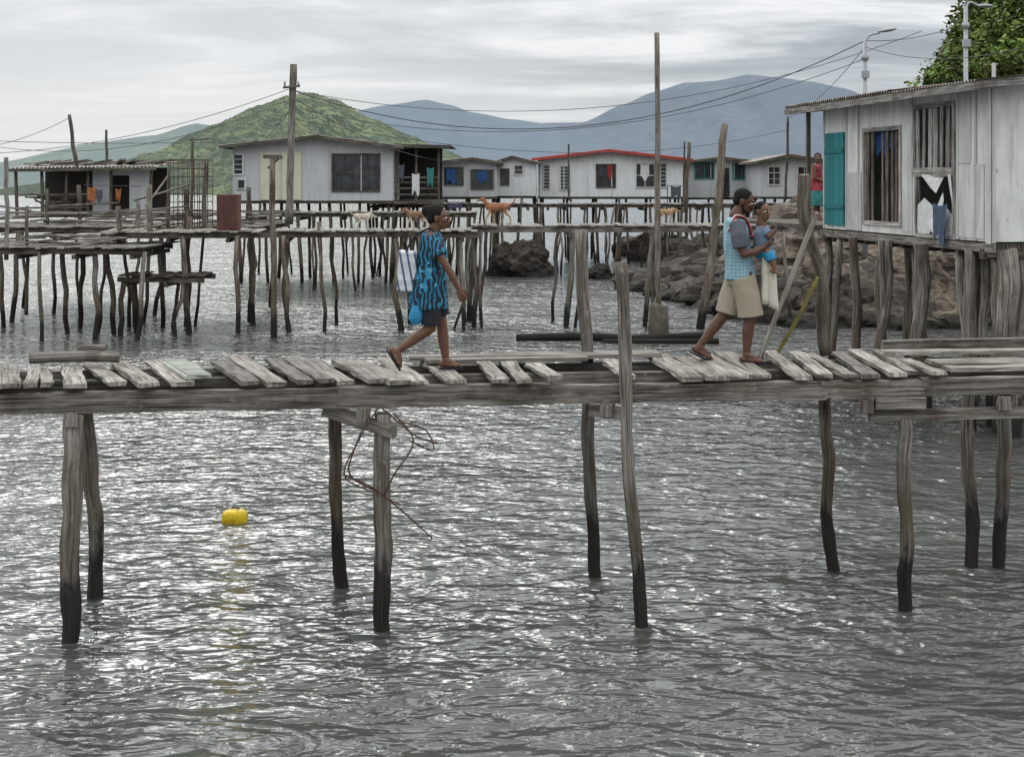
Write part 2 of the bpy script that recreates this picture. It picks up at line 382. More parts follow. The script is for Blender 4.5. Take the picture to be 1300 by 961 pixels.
def leafclump(mb,c,rad,n,sz,tb):
    for _ in range(n):
        d=V((R.gauss(0,1),R.gauss(0,1),R.gauss(0,1))); d.normalize(); d*=rad*R.uniform(.5,1.08); d.z*=.8
        p=c+d; a=V((R.uniform(-1,1),R.uniform(-1,1),R.uniform(-.6,.6))).normalized(); bq=a.cross(V((R.uniform(-1,1),R.uniform(-1,1),R.uniform(0,1)))).normalized()
        s1=sz*R.uniform(.6,1.3); s2=s1*.5; b0=len(mb.v)
        mb.v+= [p-a*s1,p-bq*s2,p+a*s1,p+bq*s2]
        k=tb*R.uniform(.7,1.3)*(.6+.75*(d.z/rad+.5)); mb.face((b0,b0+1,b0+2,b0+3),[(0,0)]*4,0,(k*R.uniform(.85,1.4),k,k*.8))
# sample bushes on the surface area (cells weighted by their steepness), so the cliff face is covered too
cells=[];wts=[]
for j in range(90):
    for i in range(90):
        x=11.5+13*i/90; y=40.5+14*j/90; z=land(x,y)
        if z<3.4 or (x-13)/y>.36: continue
        gx=(land(x+.1,y)-z)/.1; gy=(land(x,y+.1)-z)/.1
        if gy<-.3 and y>50: continue
        cells.append((x,y)); wts.append(math.sqrt(1+gx*gx+gy*gy))
mb=MB()
for (x,y) in R.choices(cells,wts,k=1500):
    x+=R.uniform(-.07,.07); y+=R.uniform(-.07,.07); z=land(x,y)
    if z<7.6 and noise.noise(V((x*.8,y*.8,z*.6)))<-.22: continue
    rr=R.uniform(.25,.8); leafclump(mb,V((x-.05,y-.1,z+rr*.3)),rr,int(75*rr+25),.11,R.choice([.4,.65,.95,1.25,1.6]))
for _ in range(90):
    x=R.uniform(10,20); y=R.uniform(44,55); z=land(x,y)
    if z<2.0 or z>4: continue
    leafclump(mb,V((x,y,z+.1)),R.uniform(.2,.5),30,.11,R.uniform(.6,1.3))
mb.build('hillside_bushes',[leafm])
for (x,y,hh) in [(15.6,47.5,2.2),(17.6,49,2.6),(16.6,45.5,1.9),(15.3,50,1.6),(14.9,47.5,1.3)]:
    e=empty('hillside_tree'); z=land(x,y); mb=MB()
    post(mb,(x+.2,y,z+hh),(x,y,z-.4),.09,0,.15,8,8,taper=1.7)
    for k in range(6):
        a=k*1.05+R.uniform(-.3,.3); mb.tube(polyline([(x+.1,y,z+hh*(.45+.07*k)),(x+.1+math.cos(a)*.5,y+math.sin(a)*.5,z+hh*(.65+.06*k)),(x+.1+math.cos(a)*1.0,y+math.sin(a)*1.0,z+hh*(.8+.06*k))],3),[.05,.045,.04,.035,.03,.02,.012],6,0)
    mb.build('trunk',[woodL],e); mb=MB()
    for k in range(20):
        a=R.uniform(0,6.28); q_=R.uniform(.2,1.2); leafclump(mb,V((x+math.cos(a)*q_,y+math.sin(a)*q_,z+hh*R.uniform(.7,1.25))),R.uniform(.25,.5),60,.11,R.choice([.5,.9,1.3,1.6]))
    mb.build('crown',[leafm],e)

def rockmesh(mb,c,r,mat=0,hs=1.0,sub=3):
    s=R.uniform(0,99); a=R.uniform(.8,1.4); bq=R.uniform(.55,.9)*hs
    bm=bmesh.new(); bmesh.ops.create_icosphere(bm,subdivisions=sub,radius=1)
    b0=len(mb.v)
    for v in bm.verts:
        p=v.co; k=1+.42*noise.noise(p*1.3+V((s,0,0)))+.30*abs(noise.noise(p*2.7+V((s,3,0))))+.16*noise.noise(p*6+V((s,3,8)))+.07*noise.noise(p*14+V((s,3,8)))
        q=V((p.x*r*a*k,p.y*r*k,p.z*r*bq*k)); mb.v.append(V(c)+q)
    for f in bm.faces: mb.face(tuple(b0+v.index for v in f.verts),[(0,0)]*3,mat,1.0,False)
    bm.free()
mb=MB()
for _ in range(420):
    px=R.uniform(785,1230); D=R.uniform(40.5,58); x=WX(px,D); z=max(0,land(x,D))
    lim=4.0+ (58-D)*.22
    if x<lim: continue
    rr=R.uniform(.25,.85)*(1.3 if x>9 else 1.0)
    if z<=0 and x<7 and R.random()<.3: continue
    if z>3: continue
    rockmesh(mb,(x,D,z+rr*.15),rr,0 if x>8.5 and R.random()<.7 else 1)
for (px,py,r) in [(905,372,.75),(875,352,1.05),(838,330,1.25),(812,325,1.0),(862,338,1.1),(900,342,1.25),(930,352,1.1),(800,322,.8),(893,385,.45),(955,345,1.3),(985,350,1.2),(925,375,.8),(1000,365,1.1),(960,378,.8)]:
    D=F*CH/(py-HY); rockmesh(mb,(WX(px,D),D,.25),r,1,1.25,4)
mb.build('shore_rocks',[rock,rockD])
mb=MB(); rockmesh(mb,(WX(661,63),63,.3),1.08,0,1.5,5); mb.build('boulder',[rockD])
mb=MB(); rockmesh(mb,(WX(762,61),61,.12),.55,0,1.2,5); mb.build('boulder',[rockD])

# ------------------------------------------------------------------ wall helper
def wall(mb,o,dr,L,z0,z1,ops,th,mat,t=1.0):
    o=V(o);dr=V(dr).normalized()
    xs=sorted({0,L}|{a for q in ops for a in q[:2]}); zs=sorted({z0,z1}|{a for q in ops for a in q[2:4]})
    for a,b_ in zip(xs,xs[1:]):
        for c_,d_ in zip(zs,zs[1:]):
            cx,cz=(a+b_)/2,(c_+d_)/2
            if any(q[0]<cx<q[1] and q[2]<cz<q[3] for q in ops): continue
            mb.beam(o+dr*a+V((0,0,cz)),o+dr*b_+V((0,0,cz)),th,d_-c_,mat,t)
def window(mb,o,dr,q,nrm,mf,mg,cols=2,rows=1,fw=.06):
    o=V(o);dr=V(dr).normalized();nrm=V(nrm).normalized(); a,b_,c_,d_=q
    pr=nrm*.035
    for x in (a,b_): mb.beam(o+dr*x+pr+V((0,0,c_-fw/2)),o+dr*x+pr+V((0,0,d_+fw/2)),fw,.06,mf,up=nrm)
    for z in (c_,d_): mb.beam(o+dr*(a+fw/2)+pr*1.1+V((0,0,z)),o+dr*(b_-fw/2)+pr*1.1+V((0,0,z)),.055,fw,mf)
    for i in range(1,cols):
        x=a+(b_-a)*i/cols; mb.beam(o+dr*x+V((0,0,c_)),o+dr*x+V((0,0,d_)),fw*.6,.04,mf,up=nrm)
    for i in range(1,rows):
        z=c_+(d_-c_)*i/rows; mb.beam(o+dr*a+V((0,0,z))+nrm*.01,o+dr*b_+V((0,0,z))+nrm*.01,.03,fw*.5,mf)
    if mg is not None:
        cz=(c_+d_)/2; mb.beam(o+dr*(a+.01)-nrm*.02+V((0,0,cz)),o+dr*(b_-.01)-nrm*.02+V((0,0,cz)),.012,d_-c_-.01,mg,1.0)
def corr(mb,p00,p10,p11,p01,wl=.12,amp=.018,mat=0,ny=1):
    p00,p10,p11,p01=map(V,(p00,p10,p11,p01)); L=(p10-p00).length; n=max(4,int(L/wl*4)); b0=len(mb.v)
    for i in range(n+1):
        k=i/n; z=V((0,0,amp*math.sin(k*L/wl*2*math.pi)))
        mb.v.append(p00.lerp(p10,k)+z); mb.v.append(p01.lerp(p11,k)+z)
    for i in range(n):
        A=b0+2*i; mb.face((A,A+2,A+3,A+1),[(0,0)]*4,mat,1.0,True)
def rag(mb,p,dx,w_,h_,mat,n=7,seed=0,m=4):
    p=V(p);dx=V(dx).normalized(); nn_=V((dx.y,-dx.x,0)); b0=len(mb.v)
    for j in range(m+1):
        for i in range(n+1):
            k=i/n; j_=j/m; wq=w_*(1-.18*j_*math.sin(seed)-.12*j_)
            mb.v.append(p+dx*(wq*(k-.5))+nn_*(.03*math.sin(i*1.9+seed)*(.4+j_))+V((0,0,-h_*j_*(1+.18*math.sin(i*1.1+seed*2)*j_)-.05*math.sin(math.pi*k))))
    for j in range(m):
        for i in range(n): A=b0+j*(n+1)+i; mb.face((A,A+1,A+n+2,A+n+1),[(0,0)]*4,mat,1.0,True)

# ------------------------------------------------------------------ camera-facing stilt houses
def house(name,px0,px1,D,depth,yf,ye,peak,wallmat,roofmat,wins,fascia=None,ov=.35,stiltsp=1.3,panels=1.2):
    e=empty(name); zf=WZ(yf,D); ze=WZ(ye,D); x0=WX(px0,D); x1=WX(px1,D)
    pxk,pyk=peak; xk=WX(pxk,D); zk=WZ(pyk,D)
    mb=MB(); ops=[]; 
    for wn in wins: ops.append((WX(wn[0],D)-x0,WX(wn[2],D)-x0,WZ(wn[3],D),WZ(wn[1],D)))
    wall(mb,(x0,D,0),(1,0,0),x1-x0,zf,ze,ops,.08,0)
    wall(mb,(x0,D+depth,0),(1,0,0),x1-x0,zf,ze,[],.08,0)
    for x in (x0+.04,x1-.04): mb.beam((x,D+.045,(zf+ze)/2),(x,D+depth-.045,(zf+ze)/2),.08,ze-zf,0,1.0)
    b0=len(mb.v)
    for y in (D-.04,D+.04):
        mb.v+= [V((x0,y,ze)),V((x1,y,ze)),V((xk,y,max(zk-.06,ze+.01)))]
    mb.face((b0,b0+1,b0+2),[(0,0)]*3,0,.97); mb.face((b0+5,b0+4,b0+3),[(0,0)]*3,0,.9)
    mb.box((x0,D,zf-.12),(x1,D+depth,zf-.01),1,.8)
    n=int((x1-x0)/panels)
    for i in range(n+1):
        x=x0+.02+(x1-x0-.04)*i/max(n,1); mb.beam((x,D-.05,zf),(x,D-.05,ze),.045,.02,0,.88,up=V((0,1,0)))
    mb.build('walls',[wallmat,woodB],e)
    mb=MB()
    A0=V((x0-ov,D-ov*1.3,ze+.02));K0=V((xk,D-ov*1.3,zk));B0=V((x1+ov,D-ov*1.3,ze)); dd=V((0,depth+ov*2.4,0))
    for a,b_ in ((A0,K0),(K0,B0)):
        corr(mb,a,a+dd,b_+dd,b_,.14,.015,0)
        off=V((0,.0,-.07)); mb.beam(a+off,b_+off,.03,.12,1)
    for a in (A0,B0): mb.beam(a+V((0,.02,-.06)),a+dd+V((0,0,-.06)),.03,.10,1)
    mb.build('roof',[roofmat,fascia or woodB],e)
    if wins:
        mb=MB()
        for wn,q in zip(wins,ops):
            window(mb,(x0,D-.03,0),(1,0,0),q,(0,-1,0),{'w':0,'d':1,'r':3,'t':4}[wn[4]],2,wn[5],wn[6])
            if len(wn)>7:
                a,b_,c_,d_=q; k=wn[7]; rag(mb,(x0+a+(b_-a)*(k[0]+k[1])/2,D-.09,d_-.02),(1,0,0),(b_-a)*(k[1]-k[0]),(d_-c_)*k[3],k[2],seed=k[0]*9+D)
        mb.build('windows',[trimW,woodB,glass,redp,tealp,cBlue,cRed,cWhite],e)
    mb=MB(); 
    for j in range(3):
        n=int((x1-x0)/stiltsp)
        for i in range(n+1):
            x=x0+.1+(x1-x0-.2)*i/max(n,1)+R.uniform(-.15,.15); y=D+.3+(depth-.6)*j/2
            post(mb,(x,y,zf-.1),(x+R.uniform(-.25,.25),y+R.uniform(-.2,.2),-.4),R.uniform(.05,.08),0,.06,6,5)
    mb.build('stilts',[woodL],e)
    return e,(x0,x1,zf,ze)

gh,(gx0,gx1,gzf,gze)=house('stilt_house',296,500,58,6.5,255,186,(402,172),wallG,roofm,
    [(422,196,482,243,'d',4,2),(297,196,309,222,'w',1,4),(302,228,312,240,'w',1,1)],ov=.45)
mb=MB()
D=58
mb.box((WX(331,D),D-.10,WZ(254,D)),(WX(383,D),D-.055,WZ(194,D)),0); mb.beam((WX(357,D),D-.12,WZ(254,D)),(WX(357,D),D-.12,WZ(194,D)),.05,.03,1,up=V((0,1,0)))
x0,x1=WX(500,D),WX(557,D)
mb.box((x0,D-.1,gzf-.14),(x1,D+6,gzf-.02),2)
for x in (x0+.1,(x0+x1)/2,x1): mb.beam((x,D,gzf),(x,D,gze-.05),.09,.09,2,up=V((0,1,0)))
for z in (.25,.5,.75,.95): mb.beam((x0,D-.02,gzf+z),(x1,D-.02,gzf+z),.03,.08,2)
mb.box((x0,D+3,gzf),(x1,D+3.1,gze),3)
for i in (1,4,7): rag(mb,(x0+.2*i+.1,D-.09,gzf+R.uniform(.95,1.5)),(1,0,0),.3,R.uniform(.4,.8),R.choice([4,5,4,7]),seed=i)
zr=gze+.02
mb.beam((x0-.2,D-.5,zr+.0),(x1+.5,D-.5,zr-.06),.04,.14,2)
mb.beam((x0-.2,D+2.5,zr+.05),(x1+.5,D+2.5,zr-.0),6.0,.03,3)
for i in range(4):
    post(mb,(x0+i*.6,D+.2,gzf-.1),(x0+i*.6+R.uniform(-.2,.2),D+.2,-.3),.07,2)
mb.build('porch',[wallC,trimW,woodB,interior,cGrey,cWhite,cBlue,tealp],gh)

house('stilt_cottage',557,630,66,5,250,206,(600,200),wallG,roofm,[(564,213,588,235,'d',2,1,(.1,.6,5,.8)),(598,216,626,240,'d',2,1,(.3,.75,5,.55))],ov=.3)
house('stilt_cottage',629,681,70,5,249,207,(650,198),wallH,roofm,[(653,210,664,222,'w',1,2),(636,215,646,235,'d',1,1)],ov=.25)
house('red_roofed_stilt_house',685,868,72,6,250,202,(772,190),wallH,redp,[(690,210,698,240,'w',1,7),(711,211,724,241,'w',1,7),(757,209,781,238,'d',2,2,(.55,.85,6,.6)),(807,208,831,238,'w',2,2,(.25,.7,7,.6)),(838,208,846,238,'w',1,6)],fascia=redp,ov=.4)
house('grey_stilt_house',872,962,76,5,251,206,(915,199),wallG,roofm,[(882,207,906,227,'t',2,1),(930,208,954,228,'t',2,1),(918,214,925,250,'d',1,1)],ov=.4)
house('grey_stilt_house',966,1060,71,6,250,206,(1000,196),wallG,roofm,[(975,212,990,235,'w',2,3),(1012,212,1030,235,'w',2,1)],ov=.4)

# ------------------------------------------------------------------ right house
rh=empty('weatherboard_stilt_house')
A=V((6.6,30,0));B=V((7.75,23,0)); ab=(B-A); LAB=ab.length; dab=ab/LAB; nrm=V((dab.y,-dab.x,0)); 
if nrm.x>0: nrm=-nrm
zf,zt=3.14,5.63
def tp(px): k=(px-650)/F; return (30*k-6.6)/(1.15+7*k)*LAB
def zp(py,px):
    t=tp(px)/LAB; return WZ(py,30-7*t)
def q(px0,py0,px1,py1): m=(px0+px1)/2; return (tp(px0),tp(px1),zp(py1,m),zp(py0,m))
qd=q(1051,169,1075,286); qo=q(1099,164,1146,284); qw=q(1162,134,1214,216); qb=q(1166,222,1214,300)
side=V((-nrm.x,-nrm.y,0))
mb=MB()
wall(mb,A,dab,LAB,zf,zt,[qo,qw,qb],.06,0)
SW=5.5
wall(mb,B+side*.03,side,SW,zf,zt+.12,[],.06,0)
wall(mb,A+side*.03,side,SW,zf,zt+.12,[],.06,0)
wall(mb,A+side*(SW+.06),dab,LAB,zf,zt+.5,[],.06,0)
for s_ in (.02,1.22,2.42): mb.beam(B-dab*-.045+side*s_+V((0,0,zf-.02)),B+dab*.045+side*s_+V((0,0,zt+.4)),.06,.02,1,.9,up=dab)
x=0.05
while x<LAB:
    inop=[o for o in (qd,qo,qw,qb) if o[0]-.05<x<o[1]+.05]
    if not inop: mb.beam(A+dab*x+nrm*.042+V((0,0,zf)),A+dab*x+nrm*.042+V((0,0,zt)),.05,.02,1,R.uniform(.75,1),up=nrm)
    x+=.6
for (a,b_,c_,d_,t_) in [(tp(1078),tp(1096),3.16,4.3,.72),(tp(1217),tp(1252),3.18,4.4,.88),(tp(1217),tp(1235),4.42,5.6,.8),(tp(1148),tp(1161),3.2,5.5,.85)]:
    mb.beam(A+dab*a+nrm*.04+V((0,0,(c_+d_)/2)),A+dab*b_+nrm*.04+V((0,0,(c_+d_)/2)),.014,d_-c_,0,t_)
mb.beam(A+dab*(LAB+.0)+nrm*.05+V((0,0,zf-.03)),A+dab*(LAB+.0)+nrm*.05+V((0,0,zt)),.09,.05,1,1,up=nrm)
mb.build('walls',[wallW,trimW],rh)
mb=MB()
mb.beam(A+side*SW*.5+V((0,0,zf-.08)),B+side*SW*.5+V((0,0,zf-.08)),SW,.12,0,.8)
for k in (0.02,.98): 
    p=A.lerp(B,k); mb.beam(p-side*.1+V((0,0,zf-.2)),p+side*SW+V((0,0,zf-.2)),.12,.16,0)
mb.beam(A-dab*.2+nrm*.05+V((0,0,zf-.1)),B+dab*.2+nrm*.05+V((0,0,zf-.1)),.05,.14,1,.9)
for i in range(14):
    p=A.lerp(B,i/13)-side*.05; mb.beam(p+V((0,0,zf-.2)),p+side*2+V((0,0,zf-.2)),.07,.1,0)
mb.beam(A-dab*.1+side*1+V((0,0,zf+.02)),A-dab*5+side*1+V((0,0,zf+.02)),2.6,.08,0)
mb.build('floor',[woodB,wood],rh)
mb=MB(); r0=A-dab*1.05+nrm*.5; r1=B+dab*.45+nrm*.5; zl=5.72
sl_=.11
corr(mb,r0+V((0,0,zl)),r1+V((0,0,zl)),r1+side*7+V((0,0,zl+7*sl_)),r0+side*7+V((0,0,zl+7*sl_)),.11,.02,0)
corr(mb,r0+V((0,0,zl+.03)),r0.lerp(r1,.62)+V((0,0,zl+.045)),r0.lerp(r1,.62)+side*2.4+V((0,0,zl+2.4*sl_+.04)),r0+side*2.4+V((0,0,zl+2.4*sl_+.04)),.11,.02,0)
mb.beam(r0+V((0,0,zl-.09)),r1+V((0,0,zl-.09)),.03,.13,1,seg=8,jit=.006)
mb.beam(r1+V((0,0,zl-.09)),r1+side*7+V((0,0,zl-.09+7*sl_)),.03,.13,1)
mb.beam(r0+V((0,0,zl-.09)),r0+side*7+V((0,0,zl-.09+7*sl_)),.03,.13,1)
for i in range(9):
    p=r0.lerp(r1,(i+.3)/9); mb.beam(p+V((0,0,zl-.07)),p+side*1.0+V((0,0,zl-.07+sl_)),.05,.08,2)
mb.beam(A-dab*.95+V((0,0,zf)),A-dab*.95+V((0,0,zl)),.08,.08,2,up=nrm)
mb.build('roof',[roofm,m_wood('fascia_wood',(.08,.07,.06),(.20,.185,.165),(.38,.36,.33),False),woodB],rh)
mb=MB()
for i in range(4):
    a=qd[0]+(qd[1]-qd[0])*i/4; b_=qd[0]+(qd[1]-qd[0])*(i+1)/4-.012
    mb.beam(A+dab*(a+b_)*.5+nrm*.06+V((0,0,qd[2])),A+dab*(a+b_)*.5+nrm*.06+V((0,0,qd[3])),b_-a,.03,0,R.uniform(.75,1.15),up=nrm)
for z in (.2,.8): mb.beam(A+dab*qd[0]+nrm*.085+V((0,0,qd[2]+(qd[3]-qd[2])*z)),A+dab*qd[1]+nrm*.085+V((0,0,qd[2]+(qd[3]-qd[2])*z)),.02,.08,0,.8)
mb.build('door',[wallT],rh)
mb=MB()
def slat(a,z0_,z1_,w_,off,mat,lean=0,t=None): mb.beam(A+dab*a+nrm*off+V((0,0,z0_)),A+dab*(a+lean)+nrm*off+V((0,0,z1_)),w_,.025,mat,t,up=nrm,seg=3,jit=.006)
window(mb,A,dab,qo,nrm,1,None,1,1,.08)
for fx_,wd in ((.06,.12),(.20,.09),(.48,.07),(.60,.12),(.74,.10),(.93,.13),(.84,.08)): slat(qo[0]+(qo[1]-qo[0])*fx_,qo[2]-.03,qo[3],wd,.0,4)
window(mb,A,dab,qw,nrm,1,None,1,1,.08)
for i in range(7): slat(qw[0]+(qw[1]-qw[0])*(i+.5)/7+R.uniform(-.03,.03),qw[2],qw[3],R.uniform(.10,.17),.0,1,R.uniform(-.04,.04))
window(mb,A,dab,qb,nrm,1,None,1,1,.07)
def sheet(pts,mat,t=1.0):
    b0=len(mb.v)
    for a,z in pts: mb.v.append(A+dab*a+nrm*(.05+R.uniform(-.03,.06))+V((0,0,z)))
    mb.face(tuple(range(b0,b0+len(pts))),[(a,z) for a,z in pts],mat,t)
a0,a1,c0,c1=qb; wq=a1-a0;hq=c1-c0
sheet([(a0,c0),(a0+wq*.35,c0+.02),(a0+wq*.5,c0+hq*.45),(a0+wq*.25,c0+hq*.62),(a0+wq*.1,c0+hq*.5)],2)
sheet([(a0+wq*.2,c1),(a0+wq*.75,c1),(a0+wq*.62,c0+hq*.7),(a0+wq*.45,c0+hq*.78)],2,.9)
sheet([(a0+wq*.5,c0),(a1,c0),(a1,c0+hq*.35),(a0+wq*.7,c0+hq*.55)],2,.8)
sheet([(a0+wq*.85,c1),(a1,c1),(a1,c0+hq*.3)],2,.85)
sheet([(a0+wq*.3,c0+hq*.1),(a0+wq*.6,c0),(a0+wq*.8,c0+hq*.6),(a0+wq*.7,c0+hq*.72)],2,.7)
n=12; b0=len(mb.v)
for i in range(n+1):
    a=qo[0]+(qo[1]-qo[0])*(.12+.6*i/n)
    for z in (qo[3],qo[3]-.45-.12*math.sin(i*1.3)): mb.v.append(A+dab*a-nrm*(.12+.03*math.sin(i*2.1))+V((0,0,z)))
for i in range(n): mb.face((b0+2*i,b0+2*i+1,b0+2*i+3,b0+2*i+2),[(0,0)]*4,3,1.0,True)
rag(mb,A+dab*(tp(1205))+nrm*.16+V((0,0,3.75)),dab,.55,.6,5,seed=1.3)
mb.build('windows',[trimW,m_wood('window_board',(.13,.115,.10),(.28,.26,.23),(.48,.46,.43),False),cWhite,cBlue,woodL,cloth('denim_cloth',(.07,.095,.14))],rh)
mb=MB()
for i in range(7):
    for j in range(4):
        p=A.lerp(B,i/6)+side*(j*1.7+.1)+V((R.uniform(-.25,.25),R.uniform(-.35,.35),0))
        post(mb,p+V((0,0,zf-.2)),p+V((R.uniform(-.3,.3),R.uniform(-.3,.3),-p.z-.5)),R.choice([.05,.065,.08,.10]),R.choice([0,0,1]),.12,9,10)
for (px,D,r_,l) in [(1083,28,.09,.1),(1127,26.5,.08,-.25),(1118,26.5,.06,.3),(1170,25,.12,.05),(1232,23.6,.10,.0),(1278,23.0,.17,.06),(1296,23.2,.09,-.15),(1250,24,.08,.1)]:
    x=WX(px,D); post(mb,(x,D,zf-.12),(x+l,D,-.5),r_,R.choice([0,1]),.14,10,12)
mb.build('stilts',[wood,woodL],rh)

# ------------------------------------------------------------------ street lamps and poles
def lamp(name,px,ytop,D,armpx,zb,dy):
    e=empty(name); mb=MB(); x=WX(px,D); zt_=WZ(ytop,D)
    mb.tube([(x,D,zb),(x,D,zt_)],[.075,.055],10,0); L=WX(armpx,D)-x
    mb.tube(polyline([(x,D,zt_-.1),(x+L*.15,D,zt_+.1),(x+L*.5,D,zt_+dy*.7)],4),.03,8,0); mb.build('pole',[steel],e)
    mb=MB(); hx=x+L*.75; 
    mb.ell((hx,D,zt_+dy),(abs(L)*.32,.13,.055),Matrix.Rotation(-math.atan2(dy,.9)*.6,3,'Y'),0); mb.build('lamp_head',[steel],e)
    mb=MB(); mb.tube([(x,D,zt_-.6),(x,D,zt_-.45)],.1,10,0); mb.beam((x-.1,D-.05,zt_-1.0),(x+.1,D-.05,zt_-1.0),.12,.2,0); mb.build('bracket',[steel],e)
lamp('street_lamp',1098,50,40,1136,2,.25)
lamp('street_lamp',1226,8,38,1258,2,.0)
def pole(name,top,bot,r,mat=wood,wob=.03,extra=None):
    mb=MB(); post(mb,top,bot,r,0,wob,10,12,taper=1.2)
    if extra: extra(mb)
    return mb.build(name,[mat,woodB,concrete,steel])
def ut(mb):
    x=WX(371,42)
    mb.beam((x-.25,42-.12,WZ(112,42)),(x+.25,42-.12,WZ(110,42)),.06,.06,1)
    for dx in(-.2,.2): mb.tube([(x+dx,41.88,WZ(110,42)),(x+dx,41.88,WZ(104,42))],.035,6,3)
pole('utility_pole',W(373,82,42),W(367,285,42),.10,extra=ut)
def base(mb):
    D=38; x=WX(836,D); mb.tube([(x,D,-.4),(x,D,.2),(x,D,.80),(x+.02,D,.86)],[.29,.28,.26,.18],12,2,jit=.05)
pole('tall_pole',W(834,42,38),(WX(836,38),38,.5),.07,extra=base)
pole('crooked_post',W(920,158,40),(WX(888,40),40,-.4),.10,woodL,.22)
pole('thin_post',W(875,181,46),W(870,270,46),.055,woodB,.06)
pole('thin_post',W(869,180,47),W(868,262,47),.03,woodB)
pole('thin_post',W(1000,148,60),W(997,255,60),.05,woodB)
pole('thin_post',W(88,146,50),W(98,215,50),.06,woodB)
pole('thin_post',W(135,165,52),W(136,215,52),.045,woodB)
pole('thin_post',W(722,183,60),W(722,255,60),.04,woodB)
def tt(mb):
    D=37.6; x=WX(345,D); mb.beam((x-.22,D,WZ(199,D)),(x+.28,D,WZ(200,D)),.1,.1,1); mb.beam((x-.1,D,WZ(214,D)),(x+.2,D,WZ(201,D)),.05,.05,1)
pole('mooring_post',W(346,202,37.6),(WX(348,37.6),37.6,-.4),.075,woodL,.06,tt)

mb=MB()
def wire(a,b_,sag,r=.010):
    a=V(a);b_=V(b_); pts=[a.lerp(b_,k/24)+V((0,0,-sag*4*(k/24)*(1-k/24))) for k in range(25)]; mb.tube(pts,r,5,0,1.0)
P1=WX(372,42)
ptop=V((P1,42,WZ(98,42)))
wire(ptop+V((0,0,-.4)),W(1170,40,42),1.35); wire(ptop+V((0,0,-.4)),W(1098,52,40),1.75,.015)
wire(ptop+V((0,0,-.9)),W(1098,75,40),1.3); wire(ptop+V((0,0,-.6)),W(600,205,66),.6,.014); wire(W(367,150,42),W(1000,165,60),1.0)
wire(W(371,112,42),W(-60,196,46),.5); wire(W(371,125,42),W(-60,176,46),.9); wire(W(368,178,42),W(-40,178,46),.1)
wire(W(1098,52,40),W(1226,30,38),.15); wire(W(1098,60,40),W(1300,60,32),.3); wire(W(88,150,50),W(-40,190,50),.2); wire(W(369,140,42),W(320,190,57),.1)
wire(W(1098,60,40),W(1000,150,60),.3); wire(W(370,160,42),W(500,190,58),.15)
mb.build('overhead_wires',[wirem])

# ------------------------------------------------------------------ mid walkway
def walkway(name,P0,P1_,width,z,sp,mats,pr=(.045,.085),zb=-.4,rows=2,skip=0,plank=True,dense=0,lean=.25):
    e=empty(name); P0=V((P0[0],P0[1],0));P1_=V((P1_[0],P1_[1],0)); d_=(P1_-P0);L=d_.length;d_/=L; s_=V((-d_.y,d_.x,0))
    if s_.y<0: s_=-s_
    mb=MB()
    if plank:
        x=0
        while x<L:
            w_=R.uniform(.12,.24)
            if R.random()>.06:
                a=P0+d_*(x+w_/2)-s_*R.uniform(.05,.25); b_=P0+d_*(x+w_/2+R.uniform(-.1,.1))+s_*(width+R.uniform(.0,.25))
                mb.beam(a+V((0,0,z+R.uniform(-.01,.03))),b_+V((0,0,z+R.uniform(-.01,.03))),w_,.035,0,R.uniform(.6,1.15))
            x+=w_+R.uniform(.0,.04)
    mb.build('deck_planks',[mats[0]],e)
    mb=MB()
    for k in range(rows+1 if rows>2 else 2):
        off=width*k/max(1,(rows if rows>2 else 1)); x=0
        while x<L:
            l_=min(R.uniform(3,5),L-x); 
            mb.beam(P0+d_*x+s_*off+V((0,0,z-.10+R.uniform(-.02,.02))),P0+d_*(x+l_+.1)+s_*off+V((0,0,z-.10+R.uniform(-.02,.02))),.09,.13,0,seg=3,jit=.01); x+=l_
    x=.2
    while x<L:
        mb.beam(P0+d_*x-s_*.2+V((0,0,z-.23)),P0+d_*(x+R.uniform(-.1,.1))+s_*(width+.2)+V((0,0,z-.23)),.09,.11,0); x+=sp
    mb.build('beams',[mats[1]],e)
    mb=MB(); x=.2
    while x<L:
        for k in range(rows):
            if R.random()<skip: continue
            o=width*k/max(1,rows-1); p=P0+d_*(x+R.uniform(-.25,.25))+s_*(o+R.uniform(-.1,.1))
            mm=R.choice([0,0,1])
            post(mb,p+V((0,0,z-.1+(R.uniform(0,.5) if R.random()<.12 else 0))),p+V((R.uniform(-lean,lean),R.uniform(-.2,.2),zb)),R.uniform(*pr),mm,.13,7,7)
            if R.random()<dense: post(mb,p+V((R.uniform(.15,.4),0,z-.1)),p+V((R.uniform(-.5,.6),0,zb)),R.uniform(*pr)*.8,mm,.15,6,6)
        x+=sp*R.uniform(.6,1.4)
    mb.build('piles',[mats[2],wood],e)
    return e
walkway('wooden_jetty',(WX(128,38.5),38.5),(WX(602,39.5),39.5),2.2,2.75,1.6,(deckw,woodB,woodL),dense=.25)
walkway('wooden_jetty',(WX(598,40.3),40.3),(WX(1052,40.5),40.5),1.8,2.86,2.6,(deckw,wood,wood),dense=.1,lean=.3)
walkway('wooden_platform',(WX(-60,37),37),(WX(175,37),37),3.4,2.40,1.5,(deckw,woodB,woodL),dense=.2,rows=3,skip=.15)
walkway('wooden_platform',(WX(-60,42),42),(WX(330,42),42),5,2.78,2.6,(deckw,woodB,woodL),dense=.1,rows=3,skip=.2)
walkway('wooden_jetty',(WX(470,63),63),(WX(1060,63),63),2.0,3.15,.85,(deckw,woodB,woodL),pr=(.04,.07),dense=.4)
walkway('wooden_jetty',(WX(320,54),54),(WX(600,54),54),2.0,2.95,1.6,(deckw,woodB,woodL),pr=(.04,.07),dense=.2)
